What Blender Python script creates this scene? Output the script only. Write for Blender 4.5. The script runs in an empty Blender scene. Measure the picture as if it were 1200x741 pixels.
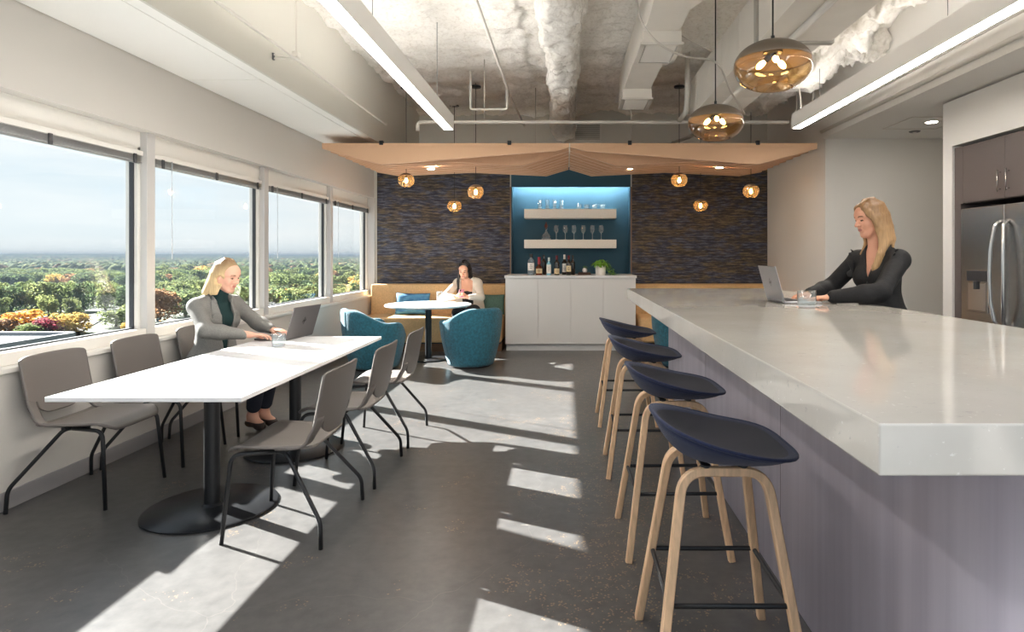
import bpy, bmesh, math, random
import numpy as np
from mathutils import Vector, Matrix, noise as mnoise

SC = bpy.context.scene
COL = SC.collection
PI = math.pi
R = math.radians
CAMZ = 1.39

# ------------------------------------------------------------------ objects
def tag(o, label=None, cat=None, group=None, kind=None):
    if label: o['label'] = label
    if cat: o['category'] = cat
    if group: o['group'] = group
    if kind: o['kind'] = kind
    return o

def empty(name, loc=(0, 0, 0), rz=0.0, label=None, cat=None, group=None):
    o = bpy.data.objects.new(name, None)
    o.empty_display_size = 0.1
    o.location = loc
    o.rotation_euler = (0, 0, rz)
    COL.objects.link(o)
    return tag(o, label, cat, group)

def link_mesh(name, me, mat, parent=None, smooth=False, loc=None, rz=None):
    mats = mat if isinstance(mat, (list, tuple)) else [mat]
    for m in mats:
        me.materials.append(m)
    if smooth:
        me.polygons.foreach_set('use_smooth', [True] * len(me.polygons))
    o = bpy.data.objects.new(name, me)
    COL.objects.link(o)
    if parent is not None: o.parent = parent
    if loc is not None: o.location = loc
    if rz is not None: o.rotation_euler = (0, 0, rz)
    return o

def obj(name, bm, mat, parent=None, smooth=False, loc=None, rz=None, auto=None):
    bmesh.ops.recalc_face_normals(bm, faces=bm.faces[:])
    me = bpy.data.meshes.new(name)
    if auto is not None:
        for e in bm.edges:
            if len(e.link_faces) == 2 and e.calc_face_angle(0) > R(auto):
                e.smooth = False
        smooth = True
    bm.to_mesh(me); bm.free()
    return link_mesh(name, me, mat, parent, smooth, loc, rz)

def struct(name, bm, mat, parent=None, smooth=False):
    o = obj(name, bm, mat, parent, smooth)
    if parent is None: o['kind'] = 'structure'
    return o

def copy_tree(o, parent=None):
    c = o.copy(); COL.objects.link(c)
    if parent is not None: c.parent = parent
    for ch in [x for x in bpy.data.objects if x.parent == o]:
        copy_tree(ch, c)
    return c

# ------------------------------------------------------------------ mesh tools
def BM(): return bmesh.new()

def box(bm, x0, x1, y0, y1, z0, z1, bev=0.0, seg=2):
    b = bmesh.new()
    bmesh.ops.create_cube(b, size=1.0)
    for v in b.verts:
        v.co = Vector(((x0 + x1) / 2 + v.co.x * (x1 - x0), (y0 + y1) / 2 + v.co.y * (y1 - y0), (z0 + z1) / 2 + v.co.z * (z1 - z0)))
    if bev > 0:
        bmesh.ops.bevel(b, geom=b.edges[:], offset=bev, segments=seg, affect='EDGES', profile=0.5)
    merge(bm, b)
    return bm

def merge(bm, b, M=None):
    if M is not None: bmesh.ops.transform(b, matrix=M, verts=b.verts[:])
    me = bpy.data.meshes.new('tmp'); b.to_mesh(me); b.free()
    bm.from_mesh(me); bpy.data.meshes.remove(me)

def lathe(bm, prof, seg=32, c=(0, 0, 0), close=False, M=None):
    """prof: list of (r, z); r==0 makes a pole."""
    rings = []
    c = Vector(c)
    tf = (lambda p: M @ p) if M is not None else (lambda p: p)
    for r, z in prof:
        if r < 1e-6:
            rings.append([bm.verts.new(tf(c + Vector((0, 0, z))))])
        else:
            rings.append([bm.verts.new(tf(c + Vector((r * math.cos(2 * PI * i / seg), r * math.sin(2 * PI * i / seg), z)))) for i in range(seg)])
    pairs = list(zip(rings[:-1], rings[1:]))
    if close: pairs.append((rings[-1], rings[0]))
    for a, b in pairs:
        if len(a) == 1 and len(b) == 1: continue
        for i in range(seg):
            j = (i + 1) % seg
            if len(a) == 1: bm.faces.new((a[0], b[i], b[j]))
            elif len(b) == 1: bm.faces.new((a[i], a[j], b[0]))
            else: bm.faces.new((a[i], a[j], b[j], b[i]))
    return bm

def cyl(bm, c, r, z0, z1, seg=24, r1=None, bev=0.0):
    r1 = r if r1 is None else r1
    if bev:
        return lathe(bm, [(0, z0), (r - bev, z0), (r, z0 + bev), (r1, z1 - bev), (r1 - bev, z1), (0, z1)], seg, (c[0], c[1], 0))
    return lathe(bm, [(0, z0), (r, z0), (r1, z1), (0, z1)], seg, (c[0], c[1], 0))

def frames(pts, closed=False):
    n = len(pts)
    T = []
    for i in range(n):
        a = pts[i - 1] if (i > 0 or closed) else pts[i]
        b = pts[(i + 1) % n] if (i < n - 1 or closed) else pts[i]
        T.append((b - a).normalized())
    up = Vector((0, 0, 1)) if abs(T[0].z) < 0.9 else Vector((1, 0, 0))
    N = (up - T[0] * up.dot(T[0])).normalized()
    out = []
    for i in range(n):
        if i > 0:
            N = N - T[i] * N.dot(T[i])
            N.normalize()
        out.append((T[i], N.copy(), T[i].cross(N)))
    return out

def tube(bm, pts, r, seg=10, closed=False, sect=None, radii=None):
    pts = [Vector(p) for p in pts]
    fr = frames(pts, closed)
    rings = []
    for i, p in enumerate(pts):
        t, n, b = fr[i]
        rr = radii[i] if radii else r
        if sect is None:
            rings.append([bm.verts.new(p + (n * math.cos(2 * PI * k / seg) + b * math.sin(2 * PI * k / seg)) * rr) for k in range(seg)])
        else:
            rings.append([bm.verts.new(p + n * u + b * v) for u, v in sect])
    m = len(rings[0])
    rng = range(len(rings) if closed else len(rings) - 1)
    for i in rng:
        a, b = rings[i], rings[(i + 1) % len(rings)]
        for k in range(m):
            bm.faces.new((a[k], a[(k + 1) % m], b[(k + 1) % m], b[k]))
    if not closed:
        bm.faces.new(list(reversed(rings[0]))); bm.faces.new(rings[-1])
    return bm

def fillet(pts, rad, n=6):
    """round the inner corners of a polyline"""
    pts = [Vector(p) for p in pts]
    out = [pts[0]]
    for i in range(1, len(pts) - 1):
        p = pts[i]
        a = (pts[i - 1] - p); b = (pts[i + 1] - p)
        r = min(rad, a.length * 0.49, b.length * 0.49)
        p0 = p + a.normalized() * r; p1 = p + b.normalized() * r
        for k in range(n + 1):
            t = k / n
            out.append(p0 * (1 - t) ** 2 + p * 2 * t * (1 - t) + p1 * t * t)
    out.append(pts[-1])
    return out

def prism(bm, poly, y0, y1):
    """poly of (x, z), extruded along y"""
    a = [bm.verts.new((x, y0, z)) for x, z in poly]
    b = [bm.verts.new((x, y1, z)) for x, z in poly]
    n = len(poly)
    bm.faces.new(a); bm.faces.new(list(reversed(b)))
    for i in range(n):
        j = (i + 1) % n
        bm.faces.new((a[i], b[i], b[j], a[j]))
    return bm

def grid(bm, f, nu, nv, closed_u=False):
    V = [[bm.verts.new(f(u / nu, v / nv)) for v in range(nv + 1)] for u in range(nu if closed_u else nu + 1)]
    for u in range(nu):
        for v in range(nv):
            a, b = V[u], V[(u + 1) % len(V)]
            bm.faces.new((a[v], b[v], b[v + 1], a[v + 1]))
    return V

def ball(bm, c, r, sub=2, sc=(1, 1, 1), M=None):
    b = bmesh.new()
    bmesh.ops.create_icosphere(b, subdivisions=sub, radius=1.0)
    for v in b.verts:
        v.co = Vector((v.co.x * r * sc[0], v.co.y * r * sc[1], v.co.z * r * sc[2]))
        if M is not None: v.co = M @ v.co
        v.co += Vector(c)
    merge(bm, b)

def solidify(o, t, offset=0.0):
    m = o.modifiers.new('thick', 'SOLIDIFY'); m.thickness = t; m.offset = offset
    return o
def subsurf(o, l=1):
    m = o.modifiers.new('smooth', 'SUBSURF'); m.levels = l; m.render_levels = l
    return o
def bevmod(o, w, seg=2):
    m = o.modifiers.new('bevel', 'BEVEL'); m.width = w; m.segments = seg; m.limit_method = 'ANGLE'; m.angle_limit = R(40)
    return o

# ------------------------------------------------------------------ materials
def lin(c):
    def f(v):
        v = v / 255.0
        return v / 12.92 if v <= 0.04045 else ((v + 0.055) / 1.055) ** 2.4
    return (f(c[0]), f(c[1]), f(c[2]), 1.0)

class NT:
    def __init__(s, m):
        m.use_nodes = True
        s.t = m.node_tree; s.t.nodes.clear()
    def n(s, typ, **kw):
        nd = s.t.nodes.new(typ)
        for k, v in kw.items():
            if k.startswith('i_'):
                key = k[2:]
                key = int(key) if key.isdigit() else key.replace('_', ' ')
                nd.inputs[key].default_value = v
            else: setattr(nd, k, v)
        return nd
    def l(s, a, b): s.t.links.new(a, b)
    def ramp(s, fac, stops, interp='LINEAR'):
        r = s.n('ShaderNodeValToRGB'); cr = r.color_ramp; cr.interpolation = interp
        while len(cr.elements) > 1: cr.elements.remove(cr.elements[-1])
        cr.elements[0].position = stops[0][0]; cr.elements[0].color = stops[0][1]
        for p, c in stops[1:]:
            e = cr.elements.new(p); e.color = c
        s.l(fac, r.inputs[0]); return r.outputs[0]
    def mix(s, fac, a, b, blend='MIX'):
        m = s.n('ShaderNodeMix', data_type='RGBA', blend_type=blend)
        for sock, v in ((m.inputs[0], fac), (m.inputs[6], a), (m.inputs[7], b)):
            if hasattr(v, 'is_output') or isinstance(v, bpy.types.NodeSocket): s.l(v, sock)
            else: sock.default_value = v
        return m.outputs[2]
    def math(s, op, a, b=0.0, clamp=False):
        m = s.n('ShaderNodeMath', operation=op); m.use_clamp = clamp
        for sock, v in ((m.inputs[0], a), (m.inputs[1], b)):
            if isinstance(v, bpy.types.NodeSocket): s.l(v, sock)
            else: sock.default_value = v
        return m.outputs[0]
    def coords(s, scale=(1, 1, 1), kind='Object'):
        tc = s.n('ShaderNodeTexCoord'); mp = s.n('ShaderNodeMapping')
        mp.inputs['Scale'].default_value = scale
        s.l(tc.outputs[kind], mp.inputs[0]); return mp.outputs[0]
    def noise(s, vec, scale, detail=4.0, rough=0.55):
        t = s.n('ShaderNodeTexNoise'); t.inputs['Scale'].default_value = scale
        t.inputs['Detail'].default_value = detail; t.inputs['Roughness'].default_value = rough
        s.l(vec, t.inputs['Vector']); return t.outputs['Fac']
    def bump(s, h, strength, dist=0.01):
        b = s.n('ShaderNodeBump'); b.inputs['Strength'].default_value = strength; b.inputs['Distance'].default_value = dist
        s.l(h, b.inputs['Height']); return b.outputs[0]
    def out(s, sh): 
        o = s.n('ShaderNodeOutputMaterial'); s.l(sh, o.inputs[0]); return o

def newmat(name):
    m = bpy.data.materials.new(name); return m, NT(m)

def mat(name, rgb, rough=0.5, metal=0.0, var=None, bump=None, emit=None, coat=0.0, spec=0.5, stretch=(1, 1, 1), sheen=0.0, col2=None):
    m, t = newmat(name)
    p = t.n('ShaderNodeBsdfPrincipled')
    p.inputs['Roughness'].default_value = rough; p.inputs['Metallic'].default_value = metal
    p.inputs['Coat Weight'].default_value = coat; p.inputs['Coat Roughness'].default_value = 0.08
    p.inputs['Specular IOR Level'].default_value = spec
    if sheen: p.inputs['Sheen Weight'].default_value = sheen
    c = lin(rgb)
    p.inputs['Base Color'].default_value = c
    if var:
        v = t.coords(stretch)
        f = t.noise(v, var[0])
        if col2 is not None: ca, cb = c, lin(col2)
        else:
            ca = tuple(min(1, x * (1 - var[1])) for x in c[:3]) + (1,); cb = tuple(min(1, x * (1 + var[1])) for x in c[:3]) + (1,)
        t.l(t.ramp(f, [(0.3, ca), (0.7, cb)]), p.inputs['Base Color'])
    if bump:
        v = t.coords(stretch)
        t.l(t.bump(t.noise(v, bump[0]), bump[1], bump[2] if len(bump) > 2 else 0.01), p.inputs['Normal'])
    if emit:
        p.inputs['Emission Color'].default_value = lin(emit[0]); p.inputs['Emission Strength'].default_value = emit[1]
    t.out(p.outputs[0])
    return m

def glassy(name, tint=(255, 255, 255), refl=1.0, rough=0.02, dense=0.0, base=None):
    """thin clear glass: see-through with a Fresnel sheen (lets sunlight through)"""
    m, t = newmat(name)
    tr = t.n('ShaderNodeBsdfTransparent'); tr.inputs[0].default_value = lin(tint)
    gl = t.n('ShaderNodeBsdfGlossy'); gl.inputs['Roughness'].default_value = rough
    lw = t.n('ShaderNodeLayerWeight'); lw.inputs[0].default_value = 0.5
    f5 = t.math('POWER', lw.outputs['Facing'], 5.0)
    fac = t.math('MULTIPLY', t.math('ADD', t.math('MULTIPLY', f5, 0.96), 0.04), refl, True)
    mx = t.n('ShaderNodeMixShader'); t.l(fac, mx.inputs[0]); t.l(tr.outputs[0], mx.inputs[1]); t.l(gl.outputs[0], mx.inputs[2])
    sh = mx.outputs[0]
    if dense > 0:
        d = t.n('ShaderNodeBsdfDiffuse'); d.inputs[0].default_value = lin(base or tint)
        m2 = t.n('ShaderNodeMixShader'); m2.inputs[0].default_value = dense
        t.l(sh, m2.inputs[1]); t.l(d.outputs[0], m2.inputs[2]); sh = m2.outputs[0]
    t.out(sh)
    return m

def emitter(name, rgb, strength):
    m, t = newmat(name)
    e = t.n('ShaderNodeEmission'); e.inputs[0].default_value = lin(rgb); e.inputs[1].default_value = strength
    t.out(e.outputs[0]); return m

M = {}
M['wall'] = mat('warm_grey_paint', (204, 200, 194), 0.85, bump=(180, 0.04))
M['fascia'] = mat('grey_green_paint', (204, 202, 194), 0.85, bump=(180, 0.04))
M['white_paint'] = mat('white_paint', (236, 235, 231), 0.7)
M['right_paint'] = mat('pale_paint', (232, 230, 226), 0.8, bump=(180, 0.04))
M['taupe_paint'] = mat('taupe_paint', (214, 208, 199), 0.85)
M['frame'] = mat('window_frame_paint', (226, 223, 217), 0.4)
M['mullion_grey'] = mat('mullion_paint', (192, 190, 188), 0.4)
M['gasket'] = mat('dark_gasket', (52, 54, 58), 0.5)
M['base_vinyl'] = mat('grey_vinyl_base', (150, 147, 148), 0.6)
M['blind'] = mat('aluminium_blind', (150, 150, 150), 0.35, 0.4)
M['blind_dark'] = mat('blind_clip', (70, 70, 72), 0.5)
M['wand'] = glassy('clear_wand', (225, 228, 230), 1.0, 0.1, 0.35)
M['pane'] = glassy('window_pane', (251, 253, 253), 0.55, 0.0)
M['black_metal'] = mat('black_powder_coat', (26, 27, 30), 0.42, 0.1, spec=0.5)
M['black_base'] = mat('black_base_plate', (30, 31, 34), 0.33, 0.2, bump=(400, 0.05))
M['grey_plastic'] = mat('warm_grey_plastic', (107, 101, 97), 0.45, bump=(350, 0.05))
M['white_lam'] = mat('white_laminate', (228, 228, 228), 0.32)
M['white_edge'] = mat('pale_edge_band', (226, 225, 222), 0.4)
M['oak'] = mat('pale_oak', (222, 184, 146), 0.45, var=(5, 0.16), stretch=(14, 14, 1), bump=(40, 0.08))
M['navy'] = mat('navy_wool', (26, 36, 70), 0.9, var=(120, 0.25), bump=(700, 0.35), sheen=0.15)
M['navy_shade'] = mat('shaded_navy_wool', (33, 32, 43), 0.9, var=(120, 0.2), bump=(700, 0.3), sheen=0.1)  # same navy wool; the bowl's darker look under warm light is painted in
M['teal'] = mat('teal_chenille', (36, 104, 124), 0.85, var=(38, 0.35), bump=(260, 0.5), sheen=0.25)
M['mustard'] = mat('mustard_wool', (214, 176, 128), 0.9, var=(60, 0.12), bump=(500, 0.3))
M['bench_wood'] = mat('walnut_plinth', (120, 84, 58), 0.5, var=(8, 0.2), stretch=(1, 12, 12))
M['cab_white'] = mat('pale_grey_laminate', (226, 225, 223), 0.5)
M['shelf'] = mat('speckled_shelf', (242, 236, 225), 0.5, var=(90, 0.05))
M['blue_wall'] = mat('deep_blue_paint', (44, 82, 100), 0.7)
M['copper'] = mat('copper_trim', (120, 98, 82), 0.4, 0.5)
M['felt_edge'] = mat('felt_pale_edge', (236, 206, 178), 0.9)  # paler colour on the fins' edges, drawing lines between fins
M['felt'] = mat('tan_felt', (212, 174, 142), 0.9, var=(260, 0.12), bump=(500, 0.25))
M['steel'] = mat('brushed_steel', (178, 176, 174), 0.26, 1.0, bump=(20, 0.06), stretch=(1, 1, 60))
M['steel_light'] = mat('polished_steel', (205, 204, 202), 0.2, 1.0)
M['fridge_dark'] = mat('dispenser_dark', (64, 66, 70), 0.35, 0.3)
M['taupe_cab'] = mat('taupe_cabinet', (98, 89, 86), 0.5)
M['pipe'] = mat('white_pipe', (212, 208, 201), 0.5)
M['downlight_low'] = emitter('soffit_downlight_lens', (255, 244, 226), 60.0)
M['duct'] = mat('painted_duct', (222, 217, 209), 0.6, var=(4, 0.03))
M['duct_dark'] = mat('duct_flange', (172, 168, 160), 0.5, 0.2)
M['galv'] = mat('galvanised_clip', (120, 122, 124), 0.4, 0.8)
M['wire'] = mat('white_cable', (190, 184, 176), 0.6)
M['black_cord'] = mat('black_cord', (20, 20, 21), 0.6)
M['lens'] = emitter('lamp_lens', (255, 248, 240), 26.0)
M['upfill'] = emitter('unseen_upfill', (255, 249, 242), 46.0)  # unseen glowing fin added in the housing top to brighten the ceiling
M['upfill_low'] = emitter('unseen_upfill_soft', (255, 249, 242), 20.0)
M['lamp_body'] = mat('lamp_housing', (238, 236, 233), 0.5)
M['downlight'] = emitter('downlight_lens', (255, 244, 226), 170.0)
M['led'] = emitter('led_strip', (236, 246, 248), 130.0)
M['bulb'] = emitter('warm_filament', (255, 206, 134), 55.0)
M['bronze'] = mat('taupe_bronze', (128, 116, 103), 0.4, 0.55)
M['amber'] = glassy('amber_glass', (232, 211, 174), 2.0, 0.03, 0.02, (190, 140, 80))
M['amber_pale'] = glassy('pale_amber_glass', (242, 228, 204), 2.0, 0.03, 0.15, (232, 204, 160))
M['clear'] = glassy('clear_glass', (250, 252, 252), 2.2, 0.02, 0.06, (240, 244, 246))
M['clear_base'] = glassy('thick_glass_base', (240, 244, 246), 2.0, 0.05, 0.35, (246, 248, 250))
M['water'] = glassy('water', (246, 250, 251), 1.0, 0.02, 0.06, (235, 242, 246))
M['laptop'] = mat('silver_aluminium', (150, 150, 154), 0.35, 0.75)
M['laptop_dark'] = mat('laptop_graphite', (112, 108, 108), 0.38, 0.7)
M['keys'] = mat('dark_keys', (40, 42, 48), 0.5)
M['screen'] = mat('screen_glass', (20, 22, 26), 0.15)
M['logo'] = mat('dark_logo', (36, 36, 38), 0.2, 0.6)
M['logo_l'] = mat('bright_logo', (90, 88, 86), 0.15, 0.9)

def m_floor():
    m, t = newmat('polished_concrete')
    p = t.n('ShaderNodeBsdfPrincipled')
    v = t.coords()
    f = t.noise(v, 0.9, 8, 0.62)
    base = t.ramp(f, [(0.25, lin((64, 63, 63))), (0.5, lin((78, 77, 76))), (0.75, lin((96, 94, 92)))])
    f2 = t.noise(v, 14, 5, 0.6)
    base = t.mix(0.35, base, t.ramp(f2, [(0.3, lin((58, 57, 57))), (0.7, lin((104, 102, 100)))]))
    # worn aggregate: tan flecks, densest where people pass along the stools
    vo = t.n('ShaderNodeTexVoronoi'); vo.inputs['Scale'].default_value = 72; t.l(v, vo.inputs['Vector'])
    fl = t.math('LESS_THAN', vo.outputs['Distance'], 0.34)
    n3 = t.noise(v, 2.6, 5, 0.7)
    sx = t.n('ShaderNodeSeparateXYZ'); t.l(v, sx.inputs[0])
    band = t.math('SUBTRACT', 1.0, t.math('MULTIPLY', t.math('ABSOLUTE', t.math('SUBTRACT', sx.outputs[0], 0.35)), 1.5), True)
    thr = t.math('ADD', t.math('MULTIPLY', band, 0.22), n3)
    msk = t.math('MULTIPLY', fl, t.math('GREATER_THAN', thr, 0.60))
    rnd = t.math('GREATER_THAN', t.noise(v, 19, 2), 0.5)
    msk = t.math('MULTIPLY', msk, rnd)
    base = t.mix(t.math('MULTIPLY', msk, 0.6), base, lin((158, 132, 104)))
    # pale scuffs
    sc = t.noise(t.coords((1.0, 3.0, 1)), 3.3, 6, 0.6)
    base = t.mix(t.ramp(sc, [(0.71, (0, 0, 0, 1)), (0.74, (0.4, 0.4, 0.4, 1))]), base, lin((168, 160, 150)))
    # hairline cracks
    n4 = t.n('ShaderNodeTexNoise'); n4.inputs['Scale'].default_value = 1.3; n4.inputs['Detail'].default_value = 5; t.l(v, n4.inputs['Vector'])
    cv = t.mix(0.35, v, n4.outputs['Color'])
    v2 = t.n('ShaderNodeTexVoronoi', feature='DISTANCE_TO_EDGE'); v2.inputs['Scale'].default_value = 0.9; t.l(cv, v2.inputs['Vector'])
    ck = t.math('LESS_THAN', v2.outputs['Distance'], 0.0009)
    base = t.mix(t.math('MULTIPLY', ck, 0.2), base, lin((130, 124, 118)))
    t.l(base, p.inputs['Base Color'])
    p.inputs['Roughness'].default_value = 0.30
    t.l(t.bump(t.noise(v, 3.0, 6), 0.08, 0.02), p.inputs['Normal'])
    t.out(p.outputs[0]); return m
M['floor'] = m_floor()

def m_foam():
    m, t = newmat('sprayed_fireproofing')
    p = t.n('ShaderNodeBsdfPrincipled'); p.inputs['Roughness'].default_value = 0.95
    v = t.coords()
    big = t.noise(v, 2.2, 4); fine = t.noise(v, 26, 7, 0.7)
    c = t.ramp(big, [(0.2, lin((226, 220, 209))), (0.42, lin((242, 239, 232))), (0.75, lin((250, 248, 245)))])
    c = t.mix(0.6, c, t.ramp(fine, [(0.3, lin((204, 197, 186))), (0.5, lin((244, 241, 235))), (0.75, lin((250, 248, 244)))]))
    t.l(c, p.inputs['Base Color'])
    t.l(t.bump(t.noise(v, 22, 8, 0.72), 0.45, 0.04), p.inputs['Normal'])
    t.out(p.outputs[0]); return m
M['foam'] = m_foam()

def m_cover():
    m, t = newmat('woven_wallcovering')
    p = t.n('ShaderNodeBsdfPrincipled'); p.inputs['Roughness'].default_value = 0.75
    v1 = t.coords((7.0, 1, 48)); v2 = t.coords((1.6, 1, 4.6)); v3 = t.coords((12, 1, 95))
    a = t.noise(v1, 1.0, 6, 0.7); b = t.noise(v2, 2.1, 4, 0.6); c = t.noise(v3, 1.0, 3, 0.6)
    dark = t.ramp(a, [(0.32, lin((36, 33, 36))), (0.5, lin((74, 66, 62))), (0.62, lin((122, 108, 84))), (0.75, lin((82, 74, 68)))])
    blue = t.ramp(a, [(0.32, lin((34, 34, 44))), (0.48, lin((56, 58, 76))), (0.6, lin((98, 104, 116))), (0.72, lin((68, 66, 76)))])
    oliv = t.ramp(c, [(0.3, lin((48, 43, 42))), (0.55, lin((112, 100, 74))), (0.75, lin((144, 126, 90)))])
    col = t.mix(t.ramp(b, [(0.42, (0, 0, 0, 1)), (0.56, (1, 1, 1, 1))]), dark, blue)
    b2 = t.noise(t.coords((1.3, 1, 5.0)), 2.7, 4, 0.6)
    col = t.mix(t.ramp(b2, [(0.56, (0, 0, 0, 1)), (0.68, (0.85, 0.85, 0.85, 1))]), col, oliv)
    s = t.n('ShaderNodeSeparateXYZ'); t.l(t.coords(), s.inputs[0])
    ln = t.math('LESS_THAN', t.math('FRACT', t.math('MULTIPLY', s.outputs[2], 22.0)), 0.22)
    brk = t.math('GREATER_THAN', t.noise(t.coords((1.4, 1, 20)), 1.5, 2), 0.45)
    col = t.mix(t.math('MULTIPLY', t.math('MULTIPLY', ln, brk), 0.6), col, lin((34, 30, 32)))
    t.l(col, p.inputs['Base Color'])
    t.l(t.bump(a, 0.3, 0.004), p.inputs['Normal'])
    t.out(p.outputs[0]); return m
M['cover'] = m_cover()

def m_quartz():
    m, t = newmat('speckled_quartz')
    p = t.n('ShaderNodeBsdfPrincipled'); p.inputs['Roughness'].default_value = 0.035; p.inputs['IOR'].default_value = 1.62
    v = t.coords()
    c = t.ramp(t.noise(v, 3, 6), [(0.3, lin((206, 201, 193))), (0.7, lin((216, 212, 205)))])
    fl = t.noise(t.coords((1, 2.2, 1.6)), 26, 5, 0.6)
    c = t.mix(t.ramp(fl, [(0.64, (0, 0, 0, 1)), (0.72, (0.7, 0.7, 0.7, 1))]), c, lin((176, 174, 172)))
    fw = t.noise(v, 60, 3, 0.6)
    c = t.mix(t.ramp(fw, [(0.66, (0, 0, 0, 1)), (0.74, (0.6, 0.6, 0.6, 1))]), c, lin((246, 245, 242)))
    t.l(c, p.inputs['Base Color']); t.out(p.outputs[0]); return m
M['quartz'] = m_quartz()

def m_panel():
    m, t = newmat('brushed_mauve_panel')
    p = t.n('ShaderNodeBsdfPrincipled'); p.inputs['Roughness'].default_value = 0.36; p.inputs['Metallic'].default_value = 0.6
    v = t.coords((1, 9, 0.25))
    c = t.ramp(t.noise(v, 1.6, 5), [(0.3, lin((176, 172, 188))), (0.7, lin((196, 192, 206)))])
    t.l(c, p.inputs['Base Color'])
    t.l(t.bump(t.noise(t.coords((1, 90, 1.0)), 6, 4), 0.06, 0.003), p.inputs['Normal'])
    t.out(p.outputs[0]); return m
M['panel'] = m_panel()
# =================================================================== SETTING
XL, XR, YB = -3.07, 3.20, 9.80          # left wall, alcove right wall, back wall
YR = 0.6                                # ceilings are built from here on
YF = -3.0                               # the room runs on behind the photographer
ZS, ZC = 2.82, 3.66                     # soffits, structural ceiling
PITCH, MU0 = 1.775, 1.02
MULL = [MU0 + PITCH * i for i in range(5)]     # near faces of the mullions: 1.02 2.80 4.57 6.35 8.12
XG = -3.205

b = BM(); box(b, -3.3, 6.4, YF, 10.1, -0.12, 0.0); struct('floor', b, M['floor'])

# ---- left wall: sill wall, header, closed stretch behind the camera
b = BM()
box(b, -3.30, XL, YF, 10.1, 0.0, 0.77)
box(b, -3.30, XL, YF, 10.1, 2.31, ZS)
box(b, -3.30, XL, YF, MULL[0] - 0.02, 0.77, 2.31)
struct('wall_left', b, M['wall'])
b = BM(); box(b, XL - 0.002, XL + 0.012, YF, YB, 0.0, 0.10, 0.003); struct('baseboard_left', b, M['base_vinyl'])
b = BM(); box(b, -3.24, XL + 0.018, MULL[0], YB, 0.745, 0.775, 0.004); struct('trim_1', b, M['frame'])

for i in range(5):
    y0, y1 = MULL[i], (MULL[i + 1] if i < 4 else YB - 0.02)
    w = empty('window_%d' % (5 - i)); w['kind'] = 'structure'
    a0, a1 = y0 + 0.09, y1
    f = BM()
    box(f, -3.26, -3.125, a0 - 0.0, a1, 0.775, 0.85, 0.004)                 # bottom rail
    box(f, -3.26, -3.17, a0, a1, 2.16, 2.312, 0.004)                        # head rail
    box(f, -3.26, -3.17, a0, a0 + 0.03, 0.85, 2.20, 0.003)
    box(f, -3.26, -3.17, a1 - 0.03, a1, 0.85, 2.20, 0.003)
    struct('window_frame', f, M['frame'], w)
    f = BM(); box(f, -3.28, -3.12, y0, y0 + 0.09, 0.775, 2.312, 0.004)
    if i == 4: box(f, -3.28, -3.05, YB - 0.025, YB, 0.775, 2.312, 0.003)
    struct('mullion', f, M['mullion_grey'], w)
    g = BM()
    for (ya, yb) in ((a0 + 0.03, a0 + 0.042), (a1 - 0.042, a1 - 0.03)):
        box(g, -3.225, -3.195, ya, yb, 0.85, 2.20)
    box(g, -3.225, -3.198, a0 + 0.03, a1 - 0.03, 0.85, 0.860)
    struct('gasket', g, M['gasket'], w)
    g = BM(); box(g, XG - 0.006, XG, a0 + 0.04, a1 - 0.04, 0.855, 2.205); struct('glass', g, M['pane'], w)
    # raised blind
    if i == 0: continue
    bl = empty('window_blind', (-3.15, (a0 + a1) / 2, 2.165), 0,
               ['', 'raised metal slat blind at the top of the nearest window, cut by the left edge',
                'raised metal slat blind at the top of the window beside the first big mullion',
                'raised metal slat blind above the seated woman in the grey blazer',
                'raised metal slat blind at the top of the window next to the dark back wall'][i], 'blind', 'raised window blinds')
    L = (a1 - a0) / 2 - 0.02
    f = BM(); box(f, -0.015, 0.015, -L, L, -0.035, 0.0, 0.003); obj('head_rail', f, M['frame'], bl)
    f = BM()
    for k in range(7):
        box(f, -0.014, 0.014, -L + 0.01, L - 0.01, -0.042 - k * 0.006, -0.039 - k * 0.006)
    obj('slat_stack', f, M['blind'], bl)
    f = BM(); box(f, -0.015, 0.015, -L + 0.01, L - 0.01, -0.095, -0.083, 0.003); obj('bottom_rail', f, M['blind'], bl)
    for yy in (-L + 0.09, 0.0, L - 0.09):
        f = BM(); box(f, 0.013, 0.024, yy - 0.014, yy + 0.014, -0.098, -0.03, 0.003); obj('cord_clip', f, M['blind_dark'], bl)
    f = BM(); tube(f, [(0.022, -L + 0.19, -0.03), (0.024, -L + 0.19, -0.80)], 0.0045, 8); obj('tilt_wand', f, M['wand'], bl)

# ---- left soffit with its access panels, and the fascia that rises to the deck
b = BM(); box(b, XL - 0.05, -2.37, YR, YB, ZS, ZS + 0.03); box(b, -2.37, -2.35, YR, YB, ZS - 0.012, 3.80)
struct('trim_2', b, M['fascia'])
b = BM()
ys = [YR, 0.95, 2.35, 3.0, 4.95, 6.85, YB]
for k in range(6):
    box(b, XL + 0.012, -2.47, ys[k] + 0.004, ys[k + 1] - 0.004, ZS - 0.012, ZS + 0.001, 0.002)
box(b, -2.462, -2.371, YR, YB, ZS - 0.012, ZS + 0.001, 0.002)
struct('trim_3', b, M['white_paint'])

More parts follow.
